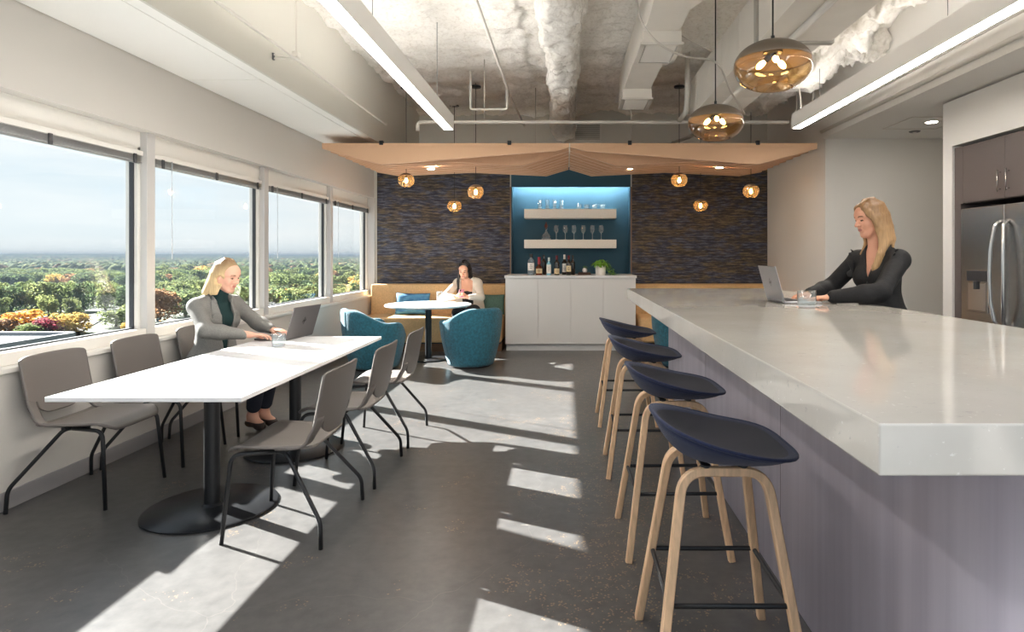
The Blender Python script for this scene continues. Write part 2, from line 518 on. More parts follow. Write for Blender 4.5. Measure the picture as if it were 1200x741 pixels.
# ---- back wall, niche, right walls
NX0, NX1, NZ = -0.884, 1.02, 2.49
b = BM()
box(b, -3.3, NX0, YB, 10.12, 0, 3.8); box(b, NX1, 3.4, YB, 10.12, 0, 3.8)
box(b, NX0, NX1, YB, 10.12, 2.80, 3.8); box(b, NX0, NX1, 10.06, 10.12, 0, 2.85)
struct('wall_back', b, M['fascia'])
b = BM(); box(b, NX0, NX1, 10.03, 10.06, 0.9, NZ + 0.12); box(b, NX0, NX1, YB - 0.004, YB + 0.04, NZ, 2.80); box(b, NX0, NX1, YB + 0.04, 10.06, NZ + 0.12, 2.80)
box(b, NX0 - 0.0, NX0 + 0.012, YB, 10.04, 0.9, NZ + 0.12); box(b, NX1 - 0.012, NX1, YB, 10.04, 0.9, NZ + 0.12)
struct('trim_4', b, M['blue_wall'])
b = BM(); box(b, -3.02, NX0 - 0.02, YB - 0.012, YB + 0.001, 0.0, 2.82); struct('trim_5', b, M['cover'])
b = BM(); box(b, NX1 + 0.02, XR - 0.002, YB - 0.012, YB + 0.001, 0.0, 2.82); struct('trim_6', b, M['cover'])
for n, xx in (('trim_7', NX0 - 0.02), ('trim_8', NX1)):
    b = BM(); box(b, xx, xx + 0.02, YB - 0.018, YB + 0.03, 0.9, NZ); struct(n, b, M['copper'])

b = BM(); box(b, XR, 3.4, 7.75, YB, 0, 3.8); box(b, XR, 6.4, 7.60, 7.75, 0, 3.8); struct('wall_right', b, M['right_paint'])
b = BM(); box(b, 6.3, 6.4, 5.8, 7.6, 0, 3.8); struct('wall_corridor', b, M['taupe_paint'])
XP = 3.553
FY0, FY1 = 4.36, 5.665            # fridge recess in the pantry wall
b = BM()
box(b, XP, 6.4, FY1, 5.80, 0, ZS); box(b, XP, 4.4, YF, FY0, 0, ZS); box(b, XP, 4.4, FY0, FY1, 2.40, ZS)
box(b, 4.3, 4.4, FY0, FY1, 0, 2.45)
struct('wall_pantry', b, M['right_paint'])
b = BM(); box(b, XR, 6.4, YR, 7.6, ZS + 0.02, ZS + 0.06); box(b, XR - 0.04, XR, YR, 7.6, ZS + 0.02, 3.8)
struct('ceiling_soffit', b, M['right_paint'])
b = BM()
for (x0, x1, y0, y1) in ((3.6, 4.2, 7.0, 7.006), (3.6, 4.2, 6.4, 6.406), (3.6, 3.606, 6.4, 7.0), (4.2, 4.206, 6.4, 7.0)):
    box(b, x0, x1, y0, y1, ZS + 0.014, ZS + 0.0205)
struct('trim_9', b, M['taupe_paint'])

# ---- sprayed ceiling deck
def fnoise(p, a=1.0):
    v = Vector(p)
    return a * (mnoise.fractal(v * 1.1, 1.0, 2.0, 3) * 0.05 + mnoise.fractal(v * 5.0, 0.9, 2.1, 4) * 0.035 + mnoise.fractal(v * 17.0, 0.8, 2.2, 3) * 0.02)
b = BM()
def cf(u, v):
    x = -2.37 + u * (XR + 2.37 - 0.02); y = 1.2 + v * (YB - 1.2)
    flute = 0.018 * math.sin(y * 2 * PI / 0.62)
    return Vector((x, y, ZC + flute + fnoise((x, y, 3.1))))
grid(b, cf, 150, 230)
box(b, -2.37, XR, YR, 1.25, ZC - 0.02, ZC + 0.05)
box(b, -3.3, 6.4, YR, 10.12, 3.80, 3.88)
struct('ceiling', b, M['foam'], smooth=True)

def foam_beam(name, x0, x1, zb, y0, y1, ny, along='y', amp=1.7):
    b = BM(); zt = ZC + 0.06; w = (x1 - x0) / 2; cx = (x0 + x1) / 2; h = zt - zb
    def f(u, v):
        a = PI * v
        px, pz = -math.cos(a), -math.sin(a)
        px = math.copysign(abs(px) ** 0.55, px); pz = -abs(pz) ** 0.45
        q = Vector((cx + px * w, y0 + u * (y1 - y0), zt + pz * h))
        if along == 'x': q = Vector((q.y, q.x, q.z))
        nrm = Vector((px, 0, pz)).normalized()
        if along == 'x': nrm = Vector((0, px, pz)).normalized()
        return q + nrm * fnoise(q + Vector((7, 1, 2)), amp)
    grid(b, f, ny, 34)
    o = struct(name, b, M['foam'], smooth=True)
    return o
foam_beam('ceiling_beam_middle', -0.20, 0.10, 3.27, 1.2, 9.76, 240)
foam_beam('ceiling_beam_side', 2.34, 2.72, 3.27, 1.2, 8.4, 220, amp=2.6)
foam_beam('ceiling_beam_cross', 5.95, 6.25, 3.30, 2.6, 3.15, 40, 'x', amp=2.4)

# ---- back wall vent
v = empty('wall_vent', (0.335, YB, 3.22), 0, 'white louvred return-air grille high on the grey back wall', 'vent')
b = BM()
box(b, -0.22, 0.22, -0.015, 0.0, 0.0, 0.025); box(b, -0.22, 0.22, -0.015, 0.0, 0.295, 0.32)
box(b, -0.22, -0.195, -0.015, 0.0, 0.0, 0.32); box(b, 0.195, 0.22, -0.015, 0.0, 0.0, 0.32)
obj('frame', b, M['pipe'], v)
b = BM(); box(b, -0.2, 0.2, -0.002, 0.0, 0.02, 0.3); obj('backing', b, M['duct_dark'], v)
b = BM()
for k in range(9):
    z = 0.035 + k * 0.031
    prism_b = [(-0.196, z)]
    q = [b.verts.new((x, y, zz)) for x, y, zz in ((-0.196, -0.012, z), (0.196, -0.012, z), (0.196, -0.003, z + 0.02), (-0.196, -0.003, z + 0.02))]
    b.faces.new(q)
obj('louvres', b, M['fascia'], v)

# =================================================================== CEILING SERVICES
def linear_light(x, zb, y0, y1, label):
    o = empty('linear_light', (x, y1, zb), 0, label, 'light')
    L = y0 - y1
    b = BM(); box(b, -0.05, 0.05, L, 0.0, 0.012, 0.125, 0.003); 
    for s in (-1, 1): box(b, s * 0.05 - 0.004, s * 0.05 + 0.004, L, 0.0, 0.0, 0.156, 0.001)
    box(b, -0.05, 0.05, -0.008, 0.0, 0.0, 0.156, 0.001)
    obj('housing', b, M['lamp_body'], o)
    b = BM(); box(b, -0.045, 0.045, L + 0.01, -0.01, 0.004, 0.013); obj('lens', b, M['lens'], o)
    b = BM(); box(b, -0.002, 0.002, L + 0.01, -0.01, 0.125, 0.158); obj('upfill_fin', b, M['upfill' if x < 0 else 'upfill_low'], o)  # added upward glow, kept out of sight by the housing lips
    for yy in (-0.6, -2.6, -4.6):
        if yy > L:
            b = BM(); tube(b, [(0, yy, 0.125), (0, yy, ZC - zb + 0.02)], 0.003, 6); obj('hanger_wire', b, M['galv'], o)
    return o
linear_light(-1.27, 2.745, 0.6, 6.62, 'long white linear pendant light above the dining table side')
linear_light(2.45, 2.745, 0.6, 6.55, 'long white linear pendant light on the kitchen side above the island')

# left rod (sprinkler branch) along the fascia
def pipe(name, pts, r, label, cat='pipe', m='pipe', rad=0.06, seg=10):
    b = BM(); tube(b, fillet(pts, rad), r, seg)
    o = obj(name, b, M[m], None, True); return tag(o, label, cat)
pr = pipe('sprinkler_pipe', [(-2.17, 0.6, 2.97), (-2.17, 7.40, 2.97), (-2.17, 7.40, 2.99)], 0.011, 'thin white sprinkler pipe running along the left fascia')
hg = empty('pipe_hanger', (-2.35, 4.93, 2.97), 0, 'white bracket holding the thin pipe off the left fascia', 'bracket')
b = BM()
tube(b, [(0.0, -0.02, 0.03), (0.18, 0.0, 0.016)], 0.006, 8); tube(b, [(0.0, -0.02, 0.0), (0.18, 0.0, -0.005)], 0.006, 8)
box(b, 0.16, 0.205, -0.03, 0.03, 0.012, 0.055, 0.004); obj('bracket_arm', b, M['pipe'], hg)
b = BM(); cyl(b, (0.18, 0), 0.004, 0.05, ZC - 2.97, 6); obj('hanger_rod', b, M['wire'], hg)
b = BM(); box(b, 0.0, 0.012, -0.03, -0.005, -0.012, 0.042); obj('wall_plate', b, M['galv'], hg)

pipe('cross_pipe', [(-1.80, 7.42, 2.90), (-1.80, 7.42, 3.005), (2.55, 7.42, 3.005), (2.68, 7.42, 3.005)], 0.021, 'white sprinkler main crossing the room above the wooden baffles', rad=0.05)
pipe('conduit', [(-0.71, 0.5, 3.40), (-0.71, 7.7, 3.40), (-0.62, 9.0, 3.30)], 0.014, 'slim white conduit along the sprayed ceiling left of the foam beam')
pipe('diagonal_pipe', [(1.615, 0.3, 2.945), (1.615, 8.0, 2.945), (1.45, 8.4, 2.94)], 0.025, 'white pipe passing behind the two large glass pendants')
pipe('ceiling_pipe', [(1.36, 6.9, 3.70), (1.36, 6.9, 3.16), (1.36, 7.0, 3.03), (1.36, 7.38, 3.02)], 0.03, 'short white elbow pipe dropping beside the big duct', rad=0.08)
pipe('ceiling_pipe', [(-1.16, 7.42, 3.70), (-1.16, 7.42, 3.16), (-0.72, 7.42, 3.16), (-0.72, 7.42, 3.40)], 0.015, 'white branch pipe hanging from the ceiling left of the conduit', rad=0.03)
pipe('fascia_conduit', [(3.142, 0.5, 2.92), (3.142, 7.58, 2.92)], 0.02, 'white conduit along the right bulkhead under the linear light')
pipe('ceiling_pipe', [(2.95, 0.5, 2.98), (2.95, 7.35, 2.98), (2.95, 7.35, 3.60)], 0.016, 'second white pipe along the right bulkhead, nearer the light')
pipe('drop_cable', [(2.36, 6.45, 3.30), (2.45, 6.48, 3.20), (2.47, 6.48, 3.02), (2.46, 6.45, 2.88)], 0.009, 'white cable dropping to the end of the kitchen side linear light', 'cable', 'wire', 0.06)
pipe('loop_cable', [((p[0] - 664) / (720 / p[2]) , p[2], CAMZ + (300 - p[1]) / (720 / p[2])) for p in
     ((745, -6, 4.5), (750, 24, 4.5), (762, 42, 4.5), (778, 56, 4.55), (800, 66, 4.6), (824, 69, 4.8), (838, 71, 4.95), (847, 84, 5.1), (855, 106, 5.3), (873, 134, 5.7))],
     0.008, 'loose white cable drooping from the ceiling between the ducts', 'cable', 'wire', 0.2, 8)
pipe('slack_cable', [((p[0] - 664) / (720 / p[2]) , p[2], CAMZ + (300 - p[1]) / (720 / p[2])) for p in
     ((748, 16, 5.6), (780, 30, 5.7), (815, 52, 5.9), (838, 62, 6.1), (868, 70, 6.3))], 0.005, 'thin cable slung from the ceiling towards the big duct', 'cable', 'wire', 0.2, 6)
for k, (x, y, z1, lab) in enumerate(((-0.95, 7.1, 2.98, 'thin hanger rod left of the conduit over the baffles'), (-0.42, 8.3, 2.75, 'thin hanger rod right of the conduit above the baffles'),
                                     (0.78, 7.42, 2.74, 'thin hanger rod dropping to the baffle below the small duct'), (1.72, 7.42, 2.74, 'thin hanger rod dropping to the baffle under the big duct'),
                                     (2.62, 7.0, 2.9, 'thin hanger rod beside the end of the kitchen side light'))):
    b = BM(); cyl(b, (x, y), 0.005, z1, ZC, 8); tag(obj('hanger_rod', b, M['wire'], None, True), lab, 'rod')

# small supply duct with two diffusers
d = empty('supply_duct', (0.80, 4.7, 3.28), 0, 'white painted supply duct with two louvred diffusers on the ceiling', 'duct')
b = BM(); box(b, -0.15, 0.15, 0.0, 2.95, 0.0, 0.34, 0.004)
obj('duct_run', b, M['duct'], d)
b = BM()
a0 = [(-0.15, 0.0, 0.0), (0.15, 0.0, 0.0), (0.15, 0.0, 0.34), (-0.15, 0.0, 0.34)]
a1 = [(-0.20, -0.75, -0.06), (0.34, -0.75, -0.06), (0.34, -0.75, 0.34), (-0.20, -0.75, 0.34)]
a2 = [(-0.20, -3.4, -0.06), (0.34, -3.4, -0.06), (0.34, -3.4, 0.34), (-0.20, -3.4, 0.34)]
rr = [[b.verts.new(p) for p in a] for a in (a0, a1, a2)]
for A, B in zip(rr[:-1], rr[1:]):
    for k in range(4): b.faces.new((A[k], A[(k + 1) % 4], B[(k + 1) % 4], B[k]))
b.faces.new(rr[0]); b.faces.new(rr[2])
obj('transition', b, M['duct'], d)
for yy in (0.45, 2.25):
    b = BM()
    box(b, -0.165, 0.165, yy, yy + 0.52, -0.10, 0.0, 0.003)
    obj('diffuser', b, M['duct'], d)
    df = d.children[-1] if False else [o for o in bpy.data.objects if o.parent == d][-1]
    b = BM(); 
    for k in range(6):
        y = yy + 0.05 + k * 0.07
        q = [b.verts.new(p) for p in ((-0.13, y, -0.101), (0.13, y, -0.101), (0.13, y + 0.045, -0.125), (-0.13, y + 0.045, -0.125))]
        b.faces.new(q)
    o_l = obj('louvres', b, M['pipe'], df)
    b = BM(); box(b, -0.135, 0.135, yy + 0.03, yy + 0.49, -0.1015, -0.0995); obj('backing', b, M['duct_dark'], df)
    b = BM(); box(b, -0.18, 0.18, yy - 0.01, yy + 0.03, -0.12, -0.098); box(b, -0.18, 0.18, yy + 0.49, yy + 0.53, -0.12, -0.098)
    box(b, -0.18, -0.14, yy, yy + 0.52, -0.12, -0.098); box(b, 0.14, 0.18, yy, yy + 0.52, -0.12, -0.098)
    obj('grille_frame', b, M['pipe'], df)

d = empty('main_duct', (1.69, 4.6, 3.0), 0, 'large rectangular main duct running over the island pendants', 'duct')
b = BM(); box(b, -0.25, 0.25, 0.0, 2.6, 0.0, 0.42, 0.004)
for k in range(1, 5): box(b, -0.253, 0.253, k * 0.55, k * 0.55 + 0.02, -0.003, 0.42)
obj('duct_run', b, M['duct'], d)
b = BM(); box(b, -0.27, 0.27, -3.6, -0.02, -0.02, 0.44, 0.004); obj('wide_run', b, M['duct'], d)
b = BM(); box(b, -0.29, 0.29, -0.06, 0.0, -0.035, 0.45, 0.004); obj('flange', b, M['duct_dark'], d)

# felt baffle canopy, two halves of stacked zig-zag fins
BX, BY0, BY1, BZT = 0.035, 7.25, 9.30, 2.72
P0 = [(0.0, 2.674), (0.16, 2.632), (1.2, 2.55), (2.22, 2.467), (2.92, 2.655)]
P1 = [(0.0, 2.674), (0.58, 2.486), (1.35, 2.535), (2.25, 2.49), (2.92, 2.655)]
P2 = [(0.0, 2.700), (0.34, 2.598), (1.45, 2.652), (2.58, 2.600), (2.92, 2.66)]
NF = 9
for s, lab in ((-1, 'left half of the tan felt fin canopy hung before the back wall'), (1, 'right half of the tan felt fin canopy hung before the back wall')):
    o = empty('felt_canopy', (BX, BY0, BZT), 0, lab, 'ceiling canopy', 'tan felt fin canopies')
    for k in range(NF):
        if k == 0: P = P0
        else:
            t = (k - 1) / (NF - 2)
            P = [(p[0] * (1 - t) + q[0] * t, p[1] * (1 - t) + q[1] * t) for p, q in zip(P1, P2)]
        y = (BY1 - BY0) * k / (NF - 1)
        poly = [(s * 0.006, 0.0)] + [(s * max(a, 0.006), z - BZT) for a, z in P] + [(s * 2.92, 0.0)]
        b = BM(); prism(b, poly, y, y + 0.034)
        fo = obj('fin', b, [M['felt'], M['felt_edge']], o)
        for f_ in fo.data.polygons:
            if abs(f_.normal.y) < 0.5 and f_.center.z < -0.02: f_.material_index = 1
    b = BM(); box(b, min(s * 0.006, s * 2.92), max(s * 0.006, s * 2.92), -0.006, 0.0, -0.042, 0.0); obj('top_rail', b, M['felt'], o)
    b = BM(); box(b, min(s * 0.02, s * 2.9), max(s * 0.02, s * 2.9), 0.03, BY1 - BY0 - 0.01, -0.015, 0.0); obj('backing_board', b, M['felt'], o)
    for xx in (0.71, 2.22):
        b = BM(); box(b, s * xx - 0.022, s * xx + 0.022, -0.02, 0.03, -0.022, 0.028, 0.003); obj('hanger_clip', b, M['black_metal'], o)
    if s < 0:
        b = BM(); box(b, -0.006, 0.006, -0.006, 0.03, -0.32 + 0.20, 0.0); obj('centre_strip', b, M['pipe'], o)

# downlights
def downlight(x, y, z, label, r=0.055, lens='downlight'):
    o = empty('downlight', (x, y, z), 0, label, 'light')
    b = BM(); lathe(b, [(r * 0.78, -0.004), (r * 1.25, -0.004), (r * 1.25, 0.0), (r * 0.78, 0.012)], 28, close=True); obj('trim_ring', b, M['pipe'], o, True)
    b = BM(); lathe(b, [(0, -0.003), (r * 0.80, -0.003), (r * 0.80, -0.001), (0, -0.001)], 28); obj('lens', b, M[lens], o)
    return o
def px(x, y, Y): s = 720.0 / Y; return ((x - 664) / s, Y, CAMZ + (300 - y) / s)
for (x, y, Y, lab) in ((505, 198, 7.95, 'small round downlight in the left half of the felt canopy'), (843, 196.5, 7.95, 'small round downlight in the right half of the felt canopy, between two small pendants'),
                       (738, 198, 8.3, 'small round downlight in the felt canopy above the shelf niche')):
    p = px(x, y, Y); downlight(p[0], p[1], p[2], lab)
downlight(3.95, 6.65, ZS + 0.02, 'round recessed downlight in the kitchen soffit', 0.075, 'downlight_low')
o = empty('smoke_detector', (4.05, 7.15, ZS + 0.02), 0, 'small dark round detector in the kitchen soffit behind the downlight', 'detector')
b = BM(); lathe(b, [(0, -0.012), (0.05, -0.012), (0.062, 0.0), (0, 0.0)], 24); obj('body', b, M['galv'], o)
b = BM(); lathe(b, [(0, -0.016), (0.02, -0.016), (0.022, -0.012), (0, -0.012)], 16); obj('sensor', b, M['pipe'], o)

# large glass pendants
def big_pendant(x, y, z, label):
    o = empty('glass_pendant', (x, y, z), 0, label, 'pendant lamp', 'large glass pendants over the island')
    Rr, H = 0.232, 0.150
    def e(t): return (Rr * math.cos(t) ** 0.9 if math.cos(t) > 0 else 0.0, H * math.sin(t))
    top = [e(R(a)) for a in range(12, 90, 6)] + [(0.012, H)]
    b = BM(); lathe(b, top + [(0.012, H - 0.012)] + [(r - 0.004, zz - 0.004) for r, zz in reversed(top[:-1])], 56, close=True)
    obj('metal_cap', b, M['bronze'], o, True)
    bot = [e(R(a)) for a in range(12, -64, -4)]
    r0, z0 = bot[-1]
    bot += [(r0 - 0.008, z0 - 0.003), (r0 - 0.018, z0 + 0.002), (r0 - 0.030, z0 + 0.03), (r0 - 0.034, z0 + 0.045)]
    b = BM(); lathe(b, bot, 56); obj('glass_shade', b, M['amber'], o, True)
    b = BM(); cyl(b, (0, 0), 0.011, H - 0.005, H + 0.035, 14); obj('cord_grip', b, M['black_metal'], o)
    b = BM(); cyl(b, (0, 0), 0.0055, H + 0.03, ZC + 0.02 - z, 8); obj('cord', b, M['black_cord'], o)
    b = BM(); lathe(b, [(0, 0.10), (0.055, 0.10), (0.06, 0.075), (0.02, 0.06), (0, 0.06)], 24); obj('lamp_holder', b, M['black_metal'], o)
    for k in range(3):
        a = R(25 + 120 * k)
        d = Vector((math.cos(a) * 0.80, math.sin(a) * 0.80, -0.6)).normalized()
        p = Vector((0, 0, 0.075))
        b = BM(); tube(b, [p + d * 0.01, p + d * 0.06], 0.017, 14); s = obj('socket', b, M['black_metal'], o, True)
        b = BM(); pp = [p + d * q for q in (0.058, 0.066, 0.082, 0.105, 0.118, 0.124)]
        tube(b, pp, 0.02, 14, radii=[0.010, 0.013, 0.018, 0.017, 0.010, 0.003]); obj('bulb', b, M['bulb'], s, True)
    return o
big_pendant(1.255, 3.74, 2.545, 'nearest and larger of the two bronze-capped smoked glass pendants above the island')
big_pendant(1.255, 5.18, 2.51, 'farther and smaller-looking of the two bronze-capped smoked glass pendants above the island')

def small_pendant(pxx, pyy, Y, label):
    x, y, z = px(pxx, pyy, Y)
    o = empty('globe_pendant', (x, y, z), 0, label, 'pendant lamp', 'small glass globe pendants')
    Rr, H = 0.108, 0.098
    def e(t): return (Rr * math.cos(t) if math.cos(t) > 0.02 else 0.0, H * math.sin(t))
    top = [e(R(a)) for a in range(38, 88, 6)] + [(0.01, H)]
    b = BM(); lathe(b, top + [(0.01, H - 0.006)] + [(r - 0.003, zz - 0.003) for r, zz in reversed(top[:-1])], 36, close=True); obj('metal_cap', b, M['bronze'], o, True)
    bot = [e(R(a)) for a in range(38, -60, -5)]
    b = BM(); lathe(b, bot, 36); obj('glass_shade', b, M['amber_pale'], o, True)
    b = BM(); cyl(b, (0, 0), 0.004, H - 0.004, ZC + 0.02 - z, 8); obj('cord', b, M['black_cord'], o)
    b = BM(); lathe(b, [(0, 0.0), (0.07, 0.0), (0.07, 0.02), (0, 0.03)], 24, (0, 0, ZC - z - 0.05)); obj('canopy', b, M['black_metal'], o, True)
    b = BM(); cyl(b, (0, 0), 0.016, 0.03, 0.075, 14); s = obj('socket', b, M['black_metal'], o, True)
    b = BM(); lathe(b, [(0, -0.04), (0.012, -0.035), (0.022, -0.015), (0.018, 0.01), (0.011, 0.03), (0, 0.032)], 16); obj('bulb', b, M['bulb'], s, True)
small_pendant(476, 211.5, 8.15, 'leftmost small glass globe pendant, hanging just under the felt canopy')
small_pendant(532.5, 241.5, 9.1, 'lowest small glass globe pendant on the left, above the woman on the bench')
small_pendant(557.5, 225, 8.1, 'small glass globe pendant on the left nearest the blue niche')
small_pendant(796, 211, 8.1, 'small glass globe pendant on the right nearest the blue niche')
small_pendant(821, 241, 9.1, 'lowest small glass globe pendant on the right, with a bright flare')
small_pendant(880, 224, 8.2, 'rightmost small glass globe pendant, near the pale side wall')

# niche LED
b = BM(); box(b, NX0 + 0.02, NX1 - 0.02, YB + 0.042, YB + 0.054, NZ + 0.05, NZ + 0.066)
tag(obj('led_strip', b, M['led']), 'bright cool white light strip along the top of the blue niche', 'light')
# =================================================================== FURNITURE
# ---- dining table
t = empty('dining_table', (-1.955, 3.908, 0), 0, 'long white rectangular table on two black round pedestals', 'table')
b = BM(); box(b, -0.455, 0.455, -1.073, 1.073, 0.714, 0.737, 0.003); obj('tabletop', b, M['white_lam'], t)
for yy in (-0.52, 0.52):
    b = BM(); lathe(b, [(0, 0.0), (0.325, 0.0), (0.335, 0.004), (0.335, 0.010), (0.325, 0.016), (0.06, 0.020), (0.0, 0.020)], 64, (0, yy, 0)); bs = obj('base_plate', b, M['black_base'], t, auto=35)
    b = BM(); cyl(b, (0, yy), 0.040, 0.019, 0.700, 32); lathe(b, [(0.04, 0.02), (0.052, 0.02), (0.04, 0.032)], 32, (0, yy, 0)); obj('pedestal', b, M['black_metal'], t, auto=35)
    b = BM(); box(b, -0.30, 0.30, yy - 0.03, yy + 0.03, 0.696, 0.7145, 0.004); obj('top_bracket', b, M['black_metal'], t)

# ---- moulded side chair (front = +x)
def chair_surface(y, z):
    """backrest sheet: leans back, wraps forward at its sides"""
    return -0.188 - 0.082 * max(0.0, (z - 0.45) / 0.38) ** 0.85 + 0.55 * y * y
def make_chair():
    c = empty('side_chair')
    # seat: rounded slab with a waterfall front and a slight dish
    b = BM(); N = 20
    def sp(x):
        if x > 0.17: return 0.452 - 0.030 * ((x - 0.17) / 0.09) ** 2
        if x < -0.12: return 0.446 + 0.02 * ((-0.12 - x) / 0.08) ** 2
        return 0.452 - 0.006 * math.sin((x + 0.12) / 0.29 * PI)
    def half(x):
        a = abs(x - 0.03) / 0.235
        return (0.232 - 0.012 * (x < 0) * (-x / 0.2)) * (1 - max(0, a) ** 7 * 0.30)
    def sf(u, v):
        x = -0.165 + u * 0.425; y = (v * 2 - 1) * half(x)
        return Vector((x, y, sp(x) + 0.02 * (y / 0.23) ** 4))
    grid(b, sf, 26, 22)
    o = obj('seat', b, M['grey_plastic'], c, True); solidify(o, 0.014, -1)
    # backrest sheet: full width above, a rounded tongue hanging between the uprights below
    b = BM(); nu, nv = 40, 34
    def bf(u, v):
        z = 0.492 + v * (0.828 - 0.492); q = u * 2 - 1
        if z > 0.585: w = 0.232
        elif z > 0.572: w = 0.160 + 0.072 * (z - 0.572) / 0.013
        else: w = 0.160 - 0.040 * max(0.0, (0.572 - z) / 0.08) ** 3
        if z > 0.80: w *= 1 - 0.05 * ((z - 0.80) / 0.028) ** 3
        y = q * w
        zz = z - 0.012 * abs(q) ** 6 * max(0.0, (v - 0.85) / 0.15) + 0.022 * q ** 4 * max(0.0, 1 - v * 5)
        return Vector((chair_surface(y, zz), y, zz))
    grid(b, bf, nu, nv)
    o = obj('backrest', b, M['grey_plastic'], c, True); solidify(o, 0.012, 0)
    # uprights: strips of the same shell that sweep down and forward into the sides of the seat
    for s in (-1, 1):
        b = BM()
        path = [(chair_surface(0.2, 0.60) - 0.002, 0.60), (chair_surface(0.2, 0.55), 0.55), (-0.168, 0.51), (-0.155, 0.478), (-0.125, 0.458), (-0.08, 0.4505), (0.0, 0.449)]
        path = fillet([(x, 0, z) for x, z in path], 0.03, 4)
        def uf(u, v):
            k = u * (len(path) - 1); i0 = min(int(k), len(path) - 2); p = path[i0].lerp(path[i0 + 1], k - i0)
            f = u ** 2
            y0, y1 = 0.170 + 0.028 * f, 0.232
            y = y0 + (y1 - y0) * v
            return Vector((p.x + 0.55 * (y * y - 0.04) * (1 - u), s * y, p.z + 0.004 * v * u))
        grid(b, uf, 40, 6)
        o = obj('upright', b, M['grey_plastic'], c, True); solidify(o, 0.013, 0)
    # legs
    for s in (-1, 1):
        b = BM(); tube(b, fillet([(0.02, s * 0.185, 0.428), (0.215, s * 0.222, 0.424), (0.25, s * 0.248, 0.0)], 0.05, 6), 0.0105, 12); obj('leg', b, M['black_metal'], c, True)
        b = BM(); tube(b, fillet([(0.10, s * 0.165, 0.428), (-0.03, s * 0.18, 0.425), (-0.245, s * 0.292, 0.125), (-0.25, s * 0.298, 0.0)], 0.035, 6), 0.0105, 12); obj('leg', b, M['black_metal'], c, True)
    b = BM()
    for x in (0.03, -0.03): tube(b, [(x, -0.19, 0.428), (x, 0.19, 0.428)], 0.011, 10)
    box(b, -0.05, 0.05, -0.07, 0.07, 0.420, 0.436, 0.004)
    obj('underframe', b, M['black_metal'], c, True)
    return c
proto = make_chair()
spots = [(-1.413, 3.205, PI, 'grey moulded chair nearest the camera on the aisle side of the white table'),
         (-1.395, 3.96, PI, 'grey moulded chair in the middle of the aisle side of the white table'),
         (-1.395, 4.735, PI, 'grey moulded chair at the far end of the aisle side of the white table'),
         (-2.77, 3.605, 0, 'grey moulded chair nearest the camera on the window side of the white table'),
         (-2.77, 4.285, 0, 'grey moulded chair on the window side, just in front of the woman in the blazer'),
         (-2.77, 4.965, 0, 'grey moulded chair under the seated woman in the blazer')]
for i, (x, y, a, lab) in enumerate(spots):
    o = proto if i == 0 else copy_tree(proto)
    o.location = (x, y, 0); o.rotation_euler.z = a
    tag(o, lab, 'chair', 'grey chairs around the white table')

